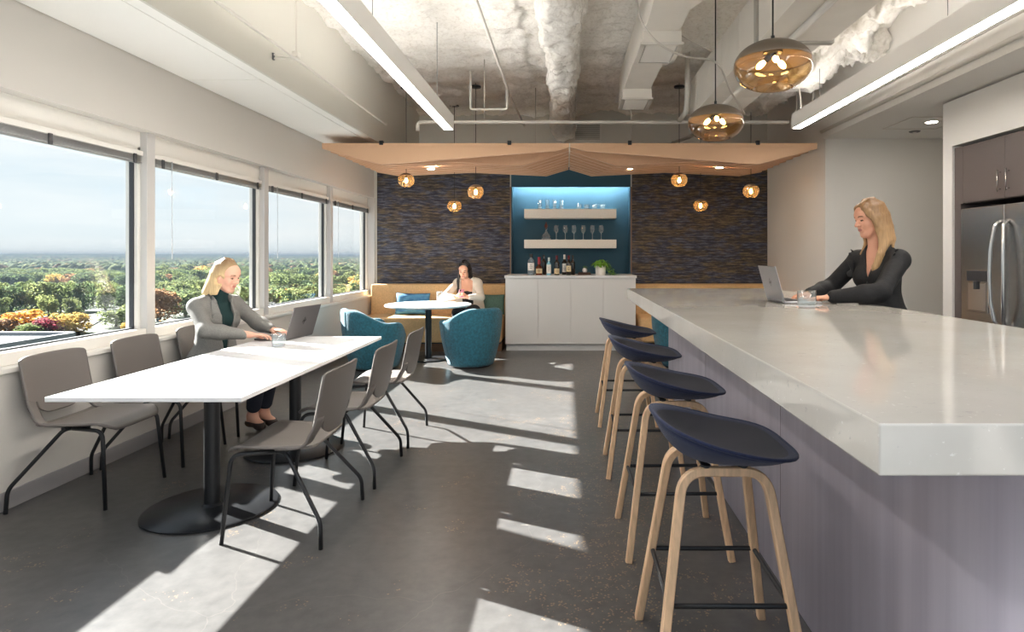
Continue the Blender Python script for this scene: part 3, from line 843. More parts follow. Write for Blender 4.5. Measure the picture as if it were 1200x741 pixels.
# ---- bar stool (front = +x)
def make_stool():
    c = empty('bar_stool')
    b = BM(); nt, nr = 56, 14
    def rimh(a):
        k = (1 - math.cos(a)) / 2           # 0 at the front, 1 at the back
        return 0.750 + 0.112 * (k ** 1.5)
    def plan(a):
        ca, sa = math.cos(a), math.sin(a)
        n = 3.6 if ca > 0 else 2.25
        rr = 1.0 / ((abs(ca) / (0.228 if ca > 0 else 0.218)) ** n + (abs(sa) / 0.235) ** n) ** (1 / n)
        return rr * ca + 0.005, rr * sa
    cen = b.verts.new((0.0, 0.0, 0.738)); rings = []
    for j in range(1, nr + 1):
        q = j / nr
        ring = []
        for i in range(nt):
            a = 2 * PI * i / nt; x, y = plan(a)
            h = rimh(a)
            front = max(0.0, math.cos(a))
            z = 0.738 + (h - 0.738) * q ** (2.6 - 0.6 * front)
            ring.append(b.verts.new((x * q, y * q, z)))
        rings.append(ring)
    for i in range(nt): b.faces.new((cen, rings[0][i], rings[0][(i + 1) % nt]))
    for A, B in zip(rings[:-1], rings[1:]):
        for i in range(nt): b.faces.new((A[i], B[i], B[(i + 1) % nt], A[(i + 1) % nt]))
    # outer shell
    cen2 = b.verts.new((0.0, 0.0, 0.704)); orings = []
    for j in range(1, nr + 1):
        q = j / nr; ring = []
        for i in range(nt):
            a = 2 * PI * i / nt; x, y = plan(a)
            h = rimh(a) - 0.004
            z = 0.704 + (h - 0.704) * q ** 3.6
            s = 1 + 0.045 * min(1, q * 1.2)
            ring.append(b.verts.new((x * q * s, y * q * s, z)))
        orings.append(ring)
    for i in range(nt): b.faces.new((cen2, orings[0][(i + 1) % nt], orings[0][i]))
    for A, B in zip(orings[:-1], orings[1:]):
        for i in range(nt): b.faces.new((A[i], A[(i + 1) % nt], B[(i + 1) % nt], B[i]))
    for i in range(nt): b.faces.new((rings[-1][i], orings[-1][i], orings[-1][(i + 1) % nt], rings[-1][(i + 1) % nt]))
    seat = obj('seat_shell', b, [M['navy'], M['navy_shade']], c, True)
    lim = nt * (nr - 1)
    seat.data.polygons.foreach_set('material_index', [1 if k < lim else 0 for k in range(len(seat.data.polygons))])  # inner bowl takes the painted shade
    b = BM()
    tube(b, [Vector((plan(2 * PI * i / nt)[0] * 1.03, plan(2 * PI * i / nt)[1] * 1.03, rimh(2 * PI * i / nt) - 0.004)) for i in range(nt)], 0.0065, 8, True)
    obj('piping', b, M['navy'], seat, True)
    # two bentwood hoops, each a pair of legs joined by a rounded top rail
    sect = [(-0.011, -0.018), (0.011, -0.018), (0.015, -0.012), (0.015, 0.012), (0.011, 0.018), (-0.011, 0.018), (-0.015, 0.012), (-0.015, -0.012)]
    def hp(x, s, z):      # hoop plane leans out towards the floor
        return Vector((x, s * (0.125 + (0.69 - z) / 0.69 * 0.115), z))
    for s in (-1, 1):
        pts = fillet([hp(-0.235, s, 0.0), hp(-0.135, s, 0.690), hp(0.135, s, 0.690), hp(0.235, s, 0.0)], 0.075, 8)
        mid = len(pts) // 2
        # legs as separate members, top rail between them
        def zcut(p): return p.z
        L = [p for p in pts[:mid] if p.z < 0.56]; Rr = [p for p in pts[mid:] if p.z < 0.56]
        cutL = hp(-0.235 + 0.1 * 0.56 / 0.690, s, 0.56); cutR = hp(0.235 - 0.1 * 0.56 / 0.690, s, 0.56)
        top = [cutL] + [p for p in pts if p.z > 0.56] + [cutR]
        b = BM(); tube(b, [pts[0], cutL + (cutL - pts[0]).normalized() * 0.002], 0, sect=sect); obj('leg', b, M['oak'], c)
        b = BM(); tube(b, [pts[-1], cutR + (cutR - pts[-1]).normalized() * 0.002], 0, sect=sect); obj('leg', b, M['oak'], c)
        b = BM(); tube(b, top, 0, sect=sect); obj('top_rail', b, M['oak'], c)
    b = BM()
    for x in (-0.06, 0.06):
        box(b, x - 0.012, x + 0.012, -0.135, 0.135, 0.7025, 0.709, 0.001)
        for s in (-1, 1): cyl(b, (x, s * 0.124), 0.016, 0.702, 0.712, 14)
    obj('seat_bracket', b, M['black_metal'], c)
    zf = 0.29; xf = 0.19; yf = hp(0, 1, zf).y
    b = BM(); tube(b, fillet([(-xf, -yf, zf), (xf, -yf, zf), (xf, yf, zf), (-xf, yf, zf), (-xf, -yf, zf)], 0.012, 3)[:-1], 0.0085, 10, True); obj('footrest', b, M['black_metal'], c, True)
    return c
proto = make_stool()
for i, (x, y, rz, lab) in enumerate(((0.512, 2.12, 0.0, 'navy upholstered bar stool nearest the camera, whole oak frame in view'),
                                     (0.512, 3.03, 0.02, 'second navy bar stool from the camera along the island'),
                                     (0.50, 4.06, -0.02, 'third navy bar stool from the camera along the island'),
                                     (0.502, 5.22, 0.0, 'farthest navy bar stool, nearest the white bar cabinet'))):
    o = proto if i == 0 else copy_tree(proto)
    o.location = (x, y, 0); o.rotation_euler.z = rz
    tag(o, lab, 'bar stool', 'navy bar stools along the island')

# ---- kitchen island
t = empty('kitchen_island', (1.31, 3.6, 0), 0, 'long island with thick glossy pale quartz top and mauve panelled base', 'island')
b = BM(); box(b, 0.595 - 1.31, 2.02 - 1.31, 1.17 - 3.6, 6.06 - 3.6, 0.970, 1.070, 0.004); obj('countertop', b, M['quartz'], t)
b = BM(); box(b, 0.905 - 1.31, 1.72 - 1.31, 1.20 - 3.6, 5.46 - 3.6, 0.0, 0.970, 0.002); obj('base_panel', b, M['panel'], t)
b = BM()
for y in (2.6, 4.0): box(b, 0.9045 - 1.31, 0.906 - 1.31, y - 3.6 - 0.0015, y - 3.6 + 0.0015, 0.0, 0.97)
obj('panel_seam', b, M['gasket'], t)

# ---- tub chairs (open side = +x)
def make_tub():
    c = empty('tub_chair')
    nt, nz = 72, 20
    def rim(a):      # a = 0 front, pi back
        k = abs(((a + PI) % (2 * PI)) - PI) / PI
        def ss(x, e0, e1):
            x = min(1, max(0, (x - e0) / (e1 - e0))); return x * x * (3 - 2 * x)
        return 0.40 + 0.155 * ss(k, 0.16, 0.34) + 0.165 * ss(k, 0.46, 0.86)
    def rad(z, a): 
        q = z / 0.70
        return 0.275 + 0.125 * (1 - (1 - min(q, 1)) ** 2.0)
    b = BM(); out = []; 
    for i in range(nt):
        a = 2 * PI * i / nt; h = rim(a); col = []
        th = 0.085 if h > 0.45 else 0.05
        for j in range(nz + 1):
            z = 0.025 + (h - 0.025) * j / nz
            col.append((rad(z, a), z))
        # roll over the rim
        r = rad(h, a)
        for k in range(1, 6):
            q = PI * k / 6
            col.append((r - th / 2 + th / 2 * math.cos(q), h + 0.028 * math.sin(q)))
        for j in range(1, 9):
            z = h - (h - 0.36) * j / 8
            col.append((rad(z, a) - th - 0.01 * math.sin(PI * j / 8), z))
        out.append([b.verts.new((rr * math.cos(a), rr * math.sin(a), z)) for rr, z in col])
    m = len(out[0])
    for i in range(nt):
        A, B = out[i], out[(i + 1) % nt]
        for j in range(m - 1): b.faces.new((A[j], B[j], B[j + 1], A[j + 1]))
    b.faces.new([o[0] for o in reversed(out)])
    obj('shell', b, M['teal'], c, True)
    b = BM(); lathe(b, [(0, 0.36), (0.27, 0.36), (0.305, 0.375), (0.31, 0.41), (0.29, 0.435), (0.2, 0.445), (0, 0.45)], 48); obj('seat_cushion', b, M['teal'], c, True)
    b = BM(); lathe(b, [(0, 0), (0.25, 0), (0.25, 0.026), (0, 0.026)], 40); obj('plinth', b, M['black_metal'], c)
    b = BM()
    for a in (PI - 1.5, PI + 0.2):
        pts = [Vector((rad(z, a) * 1.001 * math.cos(a), rad(z, a) * 1.001 * math.sin(a), z)) for z in [0.03 + (rim(a) - 0.03) * k / 14 for k in range(15)]]
        tube(b, pts, 0.0035, 6)
    obj('seam', b, M['teal'], c, True)
    return c
proto = make_tub()
for i, (x, y, a, lab) in enumerate(((-1.215, 7.80, R(128), 'teal upholstered tub chair standing alone in the aisle before the bar cabinet'),
                                    (-2.38, 7.62, R(38), 'teal upholstered tub chair by the windows, behind the long white table'),
                                    (1.47, 7.75, R(60), 'teal upholstered tub chair half hidden behind the island and stools'))):
    o = proto if i == 0 else copy_tree(proto)
    o.location = (x, y, 0); o.rotation_euler.z = a
    tag(o, lab, 'tub chair', 'teal tub chairs')

# ---- round cafe table
t = empty('cafe_table', (-1.86, 8.27, 0), 0, 'round white table on a black pedestal before the mustard bench', 'table')
b = BM(); lathe(b, [(0, 0.712), (0.545, 0.712), (0.57, 0.722), (0.572, 0.738), (0.565, 0.742), (0, 0.742)], 72); obj('tabletop', b, M['white_lam'], t, auto=30)
b = BM(); cyl(b, (0, 0), 0.042, 0.018, 0.712, 28); obj('pedestal', b, M['black_metal'], t, auto=30)
b = BM(); lathe(b, [(0, 0), (0.28, 0), (0.285, 0.008), (0.275, 0.016), (0, 0.02)], 48); obj('base_plate', b, M['black_base'], t, auto=30)

# ---- banquette benches either side of the cabinet
def bench(x0, x1, lab):
    cx = (x0 + x1) / 2; w = (x1 - x0) / 2
    o = empty('banquette', (cx, 8.86, 0), 0, lab, 'bench', 'mustard banquettes on the back wall')
    b = BM(); box(b, -w, w, 0.07, 0.90, 0.0, 0.115); obj('plinth', b, M['bench_wood'], o)
    b = BM(); box(b, -w + 0.005, w - 0.005, 0.06, 0.90, 0.113, 0.135); obj('shadow_rail', b, M['gasket'], o)
    b = BM(); box(b, -w, w, -0.01, 0.62, 0.135, 0.50, 0.03, 4); obj('seat', b, M['mustard'], o, auto=40)
    b = BM(); box(b, -w, w, 0.61, 0.915, 0.135, 0.952, 0.03, 4); obj('backrest', b, M['mustard'], o, auto=40)
    return o
bench(-3.02, -0.945, 'mustard upholstered bench with the woman in the cream cardigan on it')
bench(1.06, 3.17, 'mustard upholstered bench to the right of the bar cabinet, mostly behind the island')

def pillow(x, y, z, w, h, tilt, m, label, rz=0.0):
    b = BM()
    def f(u, v):
        a, c = u * 2 - 1, v * 2 - 1
        edge = (1 - abs(a) ** 3.2) * (1 - abs(c) ** 3.2)
        pin = 1 - 0.05 * (abs(a) * abs(c)) ** 2 - 0.03 * (1 - abs(a)) * 0
        return Vector((a * w / 2 * (0.96 + 0.04 * abs(c) ** 2), 0.075 * edge ** 0.55, (c * h / 2) * (0.96 + 0.04 * abs(a) ** 2)))
    grid(b, f, 22, 18); 
    b2 = BM(); grid(b2, lambda u, v: Vector((f(u, v).x, -f(u, v).y, f(u, v).z)), 22, 18)
    merge(b, b2); bmesh.ops.remove_doubles(b, verts=b.verts[:], dist=0.0005)
    bmesh.ops.transform(b, matrix=Matrix.Rotation(rz, 4, 'Z') @ Matrix.Rotation(tilt, 4, 'X'), verts=b.verts[:])
    o = obj('cushion', b, m, None, True, (x, y, z)); return tag(o, label, 'cushion')
M['blue_pillow'] = mat('blue_print_fabric', (34, 92, 146), 0.8, var=(9, 0.5), col2=(98, 160, 196), stretch=(1, 1, 2.2))
M['green_pillow'] = mat('sage_fabric', (86, 116, 104), 0.9, var=(60, 0.2), bump=(400, 0.3))
pillow(-2.33, 9.30, 0.665, 0.52, 0.33, R(-17), M['blue_pillow'], 'blue patterned cushion on the mustard bench behind the round table')
pillow(-1.12, 9.30, 0.655, 0.36, 0.31, R(-17), M['green_pillow'], 'sage green cushion on the mustard bench beside the woman in cream')

# ---- bar cabinet
CX0, CX1, CY = -0.895, 1.01, 8.96
o = empty('bar_cabinet', ((CX0 + CX1) / 2, CY, 0), 0, 'pale four-door bar cabinet with a white top under the blue niche', 'cabinet')
w = (CX1 - CX0) / 2
b = BM(); box(b, -w, w, 0.02, 0.83, 0.10, 1.064); obj('carcass', b, M['cab_white'], o)
b = BM(); box(b, -w + 0.01, w - 0.01, 0.06, 0.80, 0.0, 0.10); obj('toe_kick', b, M['cab_white'], o)
for k in range(4):
    dw = 2 * w / 4
    b = BM(); box(b, -w + k * dw + 0.002, -w + (k + 1) * dw - 0.002, 0.0, 0.02, 0.105, 1.058, 0.0015); obj('door', b, M['cab_white'], o)
b = BM(); box(b, -w - 0.012, w + 0.012, -0.015, 0.835, 1.064, 1.104, 0.003); obj('top', b, M['white_lam'], o)
CT = 1.104
for z0, z1, lab in ((1.512, 1.647, 'lower thick pale floating shelf holding the wine glasses'), (1.988, 2.133, 'upper thick pale floating shelf holding the small tumblers')):
    b = BM(); box(b, -0.672, 0.788, 9.72, 10.028, z0, z1, 0.002)
    tag(obj('floating_shelf', b, M['shelf']), lab, 'shelf', 'floating shelves in the blue niche')
ZU, ZL = 2.133, 1.647

# ---- glassware
def highball(x, y, z, label, h=0.155, r=0.033, water=0.0, group='tall glasses on the upper shelf', cat='glass'):
    o = empty('highball_glass', (x, y, z), 0, label, cat, group)
    b = BM(); lathe(b, [(r * 0.86, 0.012), (r, h), (r - 0.002, h), (r * 0.86 - 0.002, 0.03)], 28); obj('wall', b, M['clear'], o, True)
    b = BM(); lathe(b, [(0, 0), (r * 0.82, 0), (r * 0.87, 0.004), (r * 0.875, 0.03), (0, 0.03)], 28); obj('base', b, M['clear_base'], o, True)
    if water:
        b = BM(); lathe(b, [(0, 0.031), (r * 0.85, 0.031), (r * 0.93, h * water), (0, h * water)], 28); obj('water', b, M['water'], o, True)
    return o
def tumbler(x, y, z, label, h=0.082, r=0.042, water=0.0, group=None):
    o = empty('tumbler', (x, y, z), 0, label, 'glass', group)
    b = BM(); lathe(b, [(r * 0.9, 0.008), (r * 0.99, h * 0.35), (r, h), (r - 0.002, h), (r * 0.95, h * 0.35), (r * 0.86, 0.014)], 36); obj('wall', b, M['clear'], o, True)
    b = BM(); lathe(b, [(0, 0), (r * 0.84, 0), (r * 0.91, 0.006), (r * 0.93, 0.016), (0, 0.014)], 36); obj('base', b, M['clear_base'], o, True)
    if water:
        b = BM(); lathe(b, [(0, 0.0165), (r * 0.92, 0.0165), (r * 0.96, h * water), (0, h * water)], 36); obj('water', b, M['water'], o, True)
    return o
def sx(pxx, Y): return (pxx - 664) * Y / 720.0
names = ['leftmost', 'second from the left', 'third from the left', 'rightmost']
for k, p in enumerate((632.7, 641.5, 650.0, 658.0)): highball(sx(p, 9.84), 9.84, ZU, 'tall clear glass on the upper shelf, %s of its four' % names[k])
for k, p in enumerate((678.5, 687.3, 696.7, 706.0)): tumbler(sx(p, 9.84), 9.84, ZU, 'short clear tumbler on the upper shelf, %s of its four' % names[k], group='short tumblers on the upper shelf')
def wine_glass(x, y, z, label):
    o = empty('wine_glass', (x, y, z), 0, label, 'wine glass', 'stemmed wine glasses on the lower shelf')
    b = BM(); lathe(b, [(0.006, 0.105), (0.022, 0.115), (0.038, 0.140), (0.043, 0.165), (0.038, 0.205), (0.034, 0.232)], 28); obj('bowl', b, M['clear'], o, True)
    b = BM(); lathe(b, [(0.006, 0.106), (0.004, 0.095), (0.0035, 0.02), (0.008, 0.008)], 14); obj('stem', b, M['clear_base'], o, True)
    b = BM(); lathe(b, [(0, 0), (0.036, 0), (0.036, 0.003), (0.008, 0.009), (0, 0.009)], 28); obj('foot', b, M['clear_base'], o, True)
wn = ['first, next to the decanter', 'second from the decanter', 'third from the decanter', 'fourth from the decanter', 'fifth from the decanter', 'last, at the right end']
for k, p in enumerate((651.9, 662.4, 672.6, 683.5, 694.2, 704.6)): wine_glass(sx(p, 9.84), 9.84, ZL, 'stemmed wine glass on the lower shelf, ' + wn[k])
M['brown_stopper'] = mat('dark_stopper', (84, 42, 32), 0.5)
o = empty('decanter', (sx(640, 9.84), 9.84, ZL), 0, 'clear glass decanter with a dark red stopper on the lower shelf', 'decanter')
b = BM(); lathe(b, [(0, 0), (0.070, 0), (0.075, 0.006), (0.074, 0.06), (0.060, 0.085), (0.024, 0.115), (0.017, 0.14), (0.017, 0.19), (0.022, 0.195)], 36); obj('glass_body', b, M['clear'], o, True)
b = BM(); lathe(b, [(0, 0.001), (0.069, 0.001), (0.072, 0.018), (0, 0.018)], 36); obj('base', b, M['clear_base'], o, True)
b = BM(); lathe(b, [(0, 0.17), (0.014, 0.17), (0.015, 0.195), (0.025, 0.20), (0.027, 0.235), (0.012, 0.255), (0.006, 0.285), (0, 0.287)], 24); obj('stopper', b, M['brown_stopper'], o, True)

# ---- bottles
M['b_clear'] = glassy('clear_bottle', (214, 224, 230), 1.4, 0.03, 0.22, (200, 212, 220))
M['b_amber'] = mat('whisky_amber', (104, 46, 20), 0.1, coat=0.5)
M['b_dark'] = mat('dark_green_bottle', (16, 17, 15), 0.1, coat=0.6)
M['b_smoke'] = mat('smoked_bottle', (46, 40, 38), 0.1, coat=0.6)
M['b_blue'] = mat('pale_blue_bottle', (128, 190, 216), 0.12, coat=0.6)
M['label_white'] = mat('paper_label', (232, 230, 224), 0.7)
M['label_cream'] = mat('cream_label', (222, 204, 164), 0.7)
M['cap_black'] = mat('black_cap', (26, 24, 24), 0.4)
M['cap_red'] = mat('red_wax', (150, 28, 40), 0.4)
M['cap_maroon'] = mat('maroon_foil', (106, 30, 36), 0.35, 0.3)
M['cap_white'] = mat('white_foil', (218, 216, 212), 0.4)
M['cap_blue'] = mat('pale_cap', (196, 206, 210), 0.4)
M['ink'] = mat('label_ink', (70, 50, 54), 0.7)
def bottle(pxx, Y, H, r, kind, glass, cap, label_m, label, lz=(0.22, 0.5), capz=0.78, ink=True, square=False):
    o = empty('bottle', (sx(pxx, Y), Y, CT), 0, label, 'bottle', 'bottles on the bar cabinet')
    if kind == 'wine': prof = [(0, 0), (r * .9, 0), (r, .02 * H), (r, .60 * H), (r * .86, .67 * H), (r * .40, .74 * H), (r * .36, .80 * H), (r * .36, .985 * H), (0, .985 * H)]
    elif kind == 'gin': prof = [(0, 0), (r * .92, 0), (r, .03 * H), (r, .62 * H), (r * .9, .70 * H), (r * .45, .78 * H), (r * .40, .83 * H), (r * .40, .97 * H), (0, .97 * H)]
    elif kind == 'squat': prof = [(0, 0), (r * .95, 0), (r, .02 * H), (r, .38 * H), (r * .8, .47 * H), (r * .42, .56 * H), (r * .36, .66 * H), (r * .36, .98 * H), (0, .98 * H)]
    else: prof = [(0, 0), (r * .95, 0), (r, .02 * H), (r, .62 * H), (r * .75, .68 * H), (r * .40, .74 * H), (r * .38, .97 * H), (0, .97 * H)]
    seg = 32
    b = BM(); lathe(b, prof, seg)
    if square:
        for v in b.verts:
            rr = math.hypot(v.co.x, v.co.y)
            if rr > r * 0.6:
                a = math.atan2(v.co.y, v.co.x); k = 1 / (abs(math.cos(a)) ** 6 + abs(math.sin(a)) ** 6) ** (1 / 6)
                v.co.x *= k * 0.92; v.co.y *= k * 0.92
    obj('glass_body', b, glass, o, auto=50)
    rn = r * .40
    b = BM(); lathe(b, [(rn, capz * H), (rn * 1.12, capz * H), (rn * 1.12, H), (0, H)], 20); obj('cap', b, cap, o, auto=40)
    if label_m:
        b = BM(); n = 18; z0, z1 = lz[0] * H, lz[1] * H
        def f(u, v):
            a = -PI / 2 + (u - 0.5) * 2.3
            k = 1.0
            if square: k = 0.92 / (abs(math.cos(a)) ** 6 + abs(math.sin(a)) ** 6) ** (1 / 6)
            return Vector((r * 1.02 * k * math.cos(a), r * 1.02 * k * math.sin(a), z0 + v * (z1 - z0)))
        grid(b, f, n, 2); lb = obj('label', b, label_m, o, True)
        if ink:
            b = BM()
            for (q, ww) in ((0.70, 0.5), (0.48, 0.85), (0.28, 0.6)):
                zz = z0 + q * (z1 - z0)
                grid(b, lambda u, v: Vector((r * 1.035 * math.cos(-PI / 2 + (u - .5) * ww), r * 1.035 * math.sin(-PI / 2 + (u - .5) * ww), zz + (v - .5) * H * 0.02)), 8, 1)
            obj('printed_lines', b, M['ink'], lb)
    return o
bottle(622.4, 9.16, 0.315, 0.052, 'gin', M['b_clear'], M['cap_black'], M['label_white'], 'clear spirit bottle with black cap and white label, leftmost on the cabinet', (0.22, 0.58), 0.84)
bottle(631.7, 9.16, 0.268, 0.050, 'squat', M['b_amber'], M['cap_red'], M['label_cream'], 'squat amber bottle with a red wax neck and cream label', (0.10, 0.36), 0.60)
bottle(637.2, 9.32, 0.300, 0.040, 'gin', M['b_smoke'], M['cap_black'], None, 'dark smoky bottle standing behind the amber one', capz=0.88)
bottle(643.2, 9.16, 0.262, 0.036, 'vodka', M['b_blue'], M['cap_blue'], M['label_white'], 'pale blue square bottle with a white label', (0.10, 0.60), 0.80, True, True)
bottle(652.5, 9.16, 0.292, 0.040, 'wine', M['b_dark'], M['cap_maroon'], M['label_cream'], 'dark bottle with maroon cap and cream label, standing by itself', (0.06, 0.34), 0.78)
bottle(661.5, 9.22, 0.305, 0.038, 'wine', M['b_dark'], M['cap_white'], M['label_white'], 'dark wine bottle with a white foil neck', (0.14, 0.56), 0.78)
bottle(666.4, 9.12, 0.292, 0.038, 'wine', M['b_dark'], M['cap_maroon'], M['label_cream'], 'dark wine bottle with maroon foil, touching the white-necked one', (0.18, 0.48), 0.80)
bottle(671.0, 9.22, 0.295, 0.037, 'wine', M['b_dark'], M['cap_black'], None, 'plain black wine bottle, rightmost of the bottles')

# ---- plants on the cabinet
M['leaf'] = mat('leaf_green', (122, 172, 62), 0.5, var=(25, 0.35))
M['leaf_dark'] = mat('succulent_green', (72, 112, 56), 0.6)
M['pot'] = mat('white_ceramic', (232, 228, 222), 0.5)
M['soil'] = mat('potting_soil', (52, 40, 32), 0.95)
M['book'] = mat('brown_book_cover', (82, 58, 48), 0.7)
M['paper'] = mat('page_edges', (200, 188, 168), 0.8)
bz = CT
for k, (wd, dp, hh, lab) in enumerate(((0.195, 0.14, 0.022, 'brown book lying flat, under the other one'), (0.175, 0.13, 0.018, 'brown book lying flat, directly under the little white pot'))):
    o = empty('book', (sx(684.8, 9.18), 9.18, bz), 0, lab, 'book', 'two flat books under the little pot')
    b = BM(); box(b, -wd / 2 + 0.004, wd / 2 - 0.004, -dp / 2 + 0.003, dp / 2 - 0.004, 0.003, hh - 0.003); obj('pages', b, M['paper'], o)
    b = BM(); box(b, -wd / 2, wd / 2, -dp / 2, dp / 2, 0, 0.003); box(b, -wd / 2, wd / 2, -dp / 2, dp / 2, hh - 0.003, hh); box(b, -wd / 2, wd / 2, -dp / 2 - 0.0, -dp / 2 + 0.003, 0, hh); obj('cover', b, M['book'], o)
    bz += hh
def leaf(bm, base, d, L, W, droop=0.3, nseg=5):
    d = Vector(d).normalized(); side = d.cross(Vector((0, 0, 1)))
    if side.length < 0.01: side = Vector((1, 0, 0))
    side.normalize(); up = side.cross(d)
    rows = []
    for k in range(nseg + 1):
        q = k / nseg
        p = Vector(base) + d * (L * q) - Vector((0, 0, 1)) * (droop * L * q * q)
        w = W * math.sin(PI * min(1, 0.06 + q * 0.94)) ** 0.8 * 0.5
        if k == nseg: w = 0.0005
        rows.append([bm.verts.new(p - side * w + up * w * 0.25), bm.verts.new(p), bm.verts.new(p + side * w + up * w * 0.25)])
    for A, B in zip(rows[:-1], rows[1:]):
        for k in range(2): bm.faces.new((A[k], A[k + 1], B[k + 1], B[k]))
rnd = random.Random(5)
o = empty('succulent', (sx(685.3, 9.18), 9.18, bz), 0, 'tiny green succulent in a round white pot on the two books', 'plant')
b = BM(); lathe(b, [(0, 0), (0.026, 0), (0.036, 0.02), (0.036, 0.045), (0.026, 0.06), (0.024, 0.066), (0.021, 0.066), (0.021, 0.055), (0, 0.055)], 28); obj('pot', b, M['pot'], o, True)
b = BM()
for k in range(34):
    a = rnd.uniform(0, 2 * PI); e = rnd.uniform(0.1, 1.3)
    leaf(b, (0.008 * math.cos(a), 0.008 * math.sin(a), 0.055), (math.cos(a) * math.cos(e), math.sin(a) * math.cos(e), math.sin(e)), rnd.uniform(0.04, 0.06), 0.016, 0.1)
obj('leaves', b, M['leaf_dark'], o, True)
o = empty('potted_pothos', (sx(703.8, 9.16), 9.16, CT), 0, 'leafy green trailing plant in a white cylinder pot on the cabinet', 'plant')
b = BM(); lathe(b, [(0, 0), (0.068, 0), (0.074, 0.006), (0.079, 0.14), (0.074, 0.14), (0.072, 0.12), (0, 0.12)], 40); obj('pot', b, M['pot'], o, True)
b = BM(); lathe(b, [(0, 0.122), (0.072, 0.121)], 28); obj('soil', b, M['soil'], o)
b = BM(); st = BM()
for k in range(120):
    a = rnd.uniform(0, 2 * PI); rr = rnd.uniform(0.0, 0.10); hz = 0.15 + rnd.uniform(0, 0.09) * (1 - rr / 0.16)
    e = rnd.uniform(-0.5, 0.6)
    leaf(b, (rr * math.cos(a), rr * 0.8 * math.sin(a), hz), (math.cos(a) * math.cos(e), math.sin(a) * math.cos(e), math.sin(e)), rnd.uniform(0.045, 0.075), rnd.uniform(0.03, 0.045), 0.5)
for v in range(6):
    a0 = rnd.uniform(-0.9, 0.5); pts = []
    for q in range(9):
        t_ = q / 8
        pts.append(Vector((0.05 + (0.07 + 0.022 * v) * t_ + 0.01 * math.sin(q + v), math.sin(a0) * 0.05 - 0.03 * t_, max(0.012, 0.155 + 0.05 * t_ - 0.21 * t_ ** 1.7))))
    tube(st, pts, 0.002, 5)
    for q, p in enumerate(pts[1:]):
        for m_ in range(2):
            a = rnd.uniform(0, 2 * PI); e = rnd.uniform(-0.3, 0.5)
            leaf(b, p, (math.cos(a), math.sin(a), e), rnd.uniform(0.04, 0.062), rnd.uniform(0.028, 0.04), 0.25)
for v_ in b.verts: v_.co.z = max(v_.co.z, 0.004)
obj('leaves', b, M['leaf'], o, True); obj('stems', st, M['leaf_dark'], o, True)

# ---- drinks on tables
tumbler(-2.08, 4.44, 0.737, 'short water glass on the long white table beside the laptop', 0.088, 0.047, 0.55)
tumbler(1.485, 3.80, 1.07, 'short water glass on the island beside the open laptop', 0.105, 0.056, 0.5)
highball(sx(515, 8.38), 8.38, 0.742, 'tall water glass on the round white table', 0.165, 0.042, 0.66, None)

# ---- laptops: hinge along y, keyboard towards -x
def laptop(x, y, z, rz, label, w, d, tilt, body, logo, group=None):
    o = empty('laptop', (x, y, z), rz, label, 'laptop')
    b = BM(); box(b, -d, 0.0, -w / 2, w / 2, 0.002, 0.016, 0.004, 2); base = obj('base', b, body, o)
    b = BM()
    for r_ in range(5):
        for c_ in range(13):
            yy = -w / 2 + 0.03 + c_ * (w - 0.06) / 13; xx = -0.03 - r_ * 0.021
            box(b, xx - 0.018, xx, yy + 0.001, yy + (w - 0.06) / 13 - 0.002, 0.0155, 0.0175)
    obj('keyboard', b, M['keys'], base)
    b = BM(); box(b, -d + 0.015, -0.155, -0.055, 0.055, 0.0158, 0.0163); obj('touchpad', b, M['laptop_dark'], base)
    T = Matrix.Translation((0.0, 0, 0.012)) @ Matrix.Rotation(tilt, 4, 'Y')
    b = BM(); box(b, -0.0035, 0.0035, -w / 2, w / 2, 0.0, d * 0.985, 0.003, 2); bmesh.ops.transform(b, matrix=T, verts=b.verts[:]); lid = obj('lid', b, body, o)
    b = BM(); box(b, -0.0045, -0.003, -w / 2 + 0.008, w / 2 - 0.008, 0.012, d * 0.985 - 0.008); bmesh.ops.transform(b, matrix=T, verts=b.verts[:]); obj('screen', b, M['screen'], lid)
    b = BM()
    c = d * 0.52      # four slanted strokes on the lid
    for yy, z0, z1 in ((-0.016, -0.014, 0.006), (-0.006, -0.006, 0.028), (0.006, -0.028, 0.006), (0.016, -0.006, 0.014)):
        q = []
        for (dz, dy) in ((z0, -0.0021), (z0, 0.0021), (z1, 0.0021), (z1, -0.0021)):
            q.append((0.0037, yy * logo[1] + (dy + dz * 0.33 * logo[1]), c + dz))
        vs = [b.verts.new(p) for p in q] + [b.verts.new((p[0] + 0.0008, p[1], p[2])) for p in q]
        for f_ in ((0, 1, 2, 3), (4, 5, 6, 7), (0, 1, 5, 4), (1, 2, 6, 5), (2, 3, 7, 6), (3, 0, 4, 7)): b.faces.new([vs[i] for i in f_])
    bmesh.ops.transform(b, matrix=T, verts=b.verts[:]); obj('logo', b, logo[0], lid)
    b = BM(); tube(b, [(0.0, -w / 2 + 0.04, 0.012), (0.0, w / 2 - 0.04, 0.012)], 0.006, 10); obj('hinge', b, M['laptop_dark'], o, True)
    return o
laptop(-2.125, 4.885, 0.737, R(-8), 'open graphite laptop used by the woman in the grey blazer', 0.38, 0.26, R(17), M['laptop_dark'], (M['logo'], 1))
laptop(1.452, 4.27, 1.07, R(180), 'open silver laptop on the island before the woman in black', 0.36, 0.25, R(15), M['laptop'], (M['logo_l'], 1))

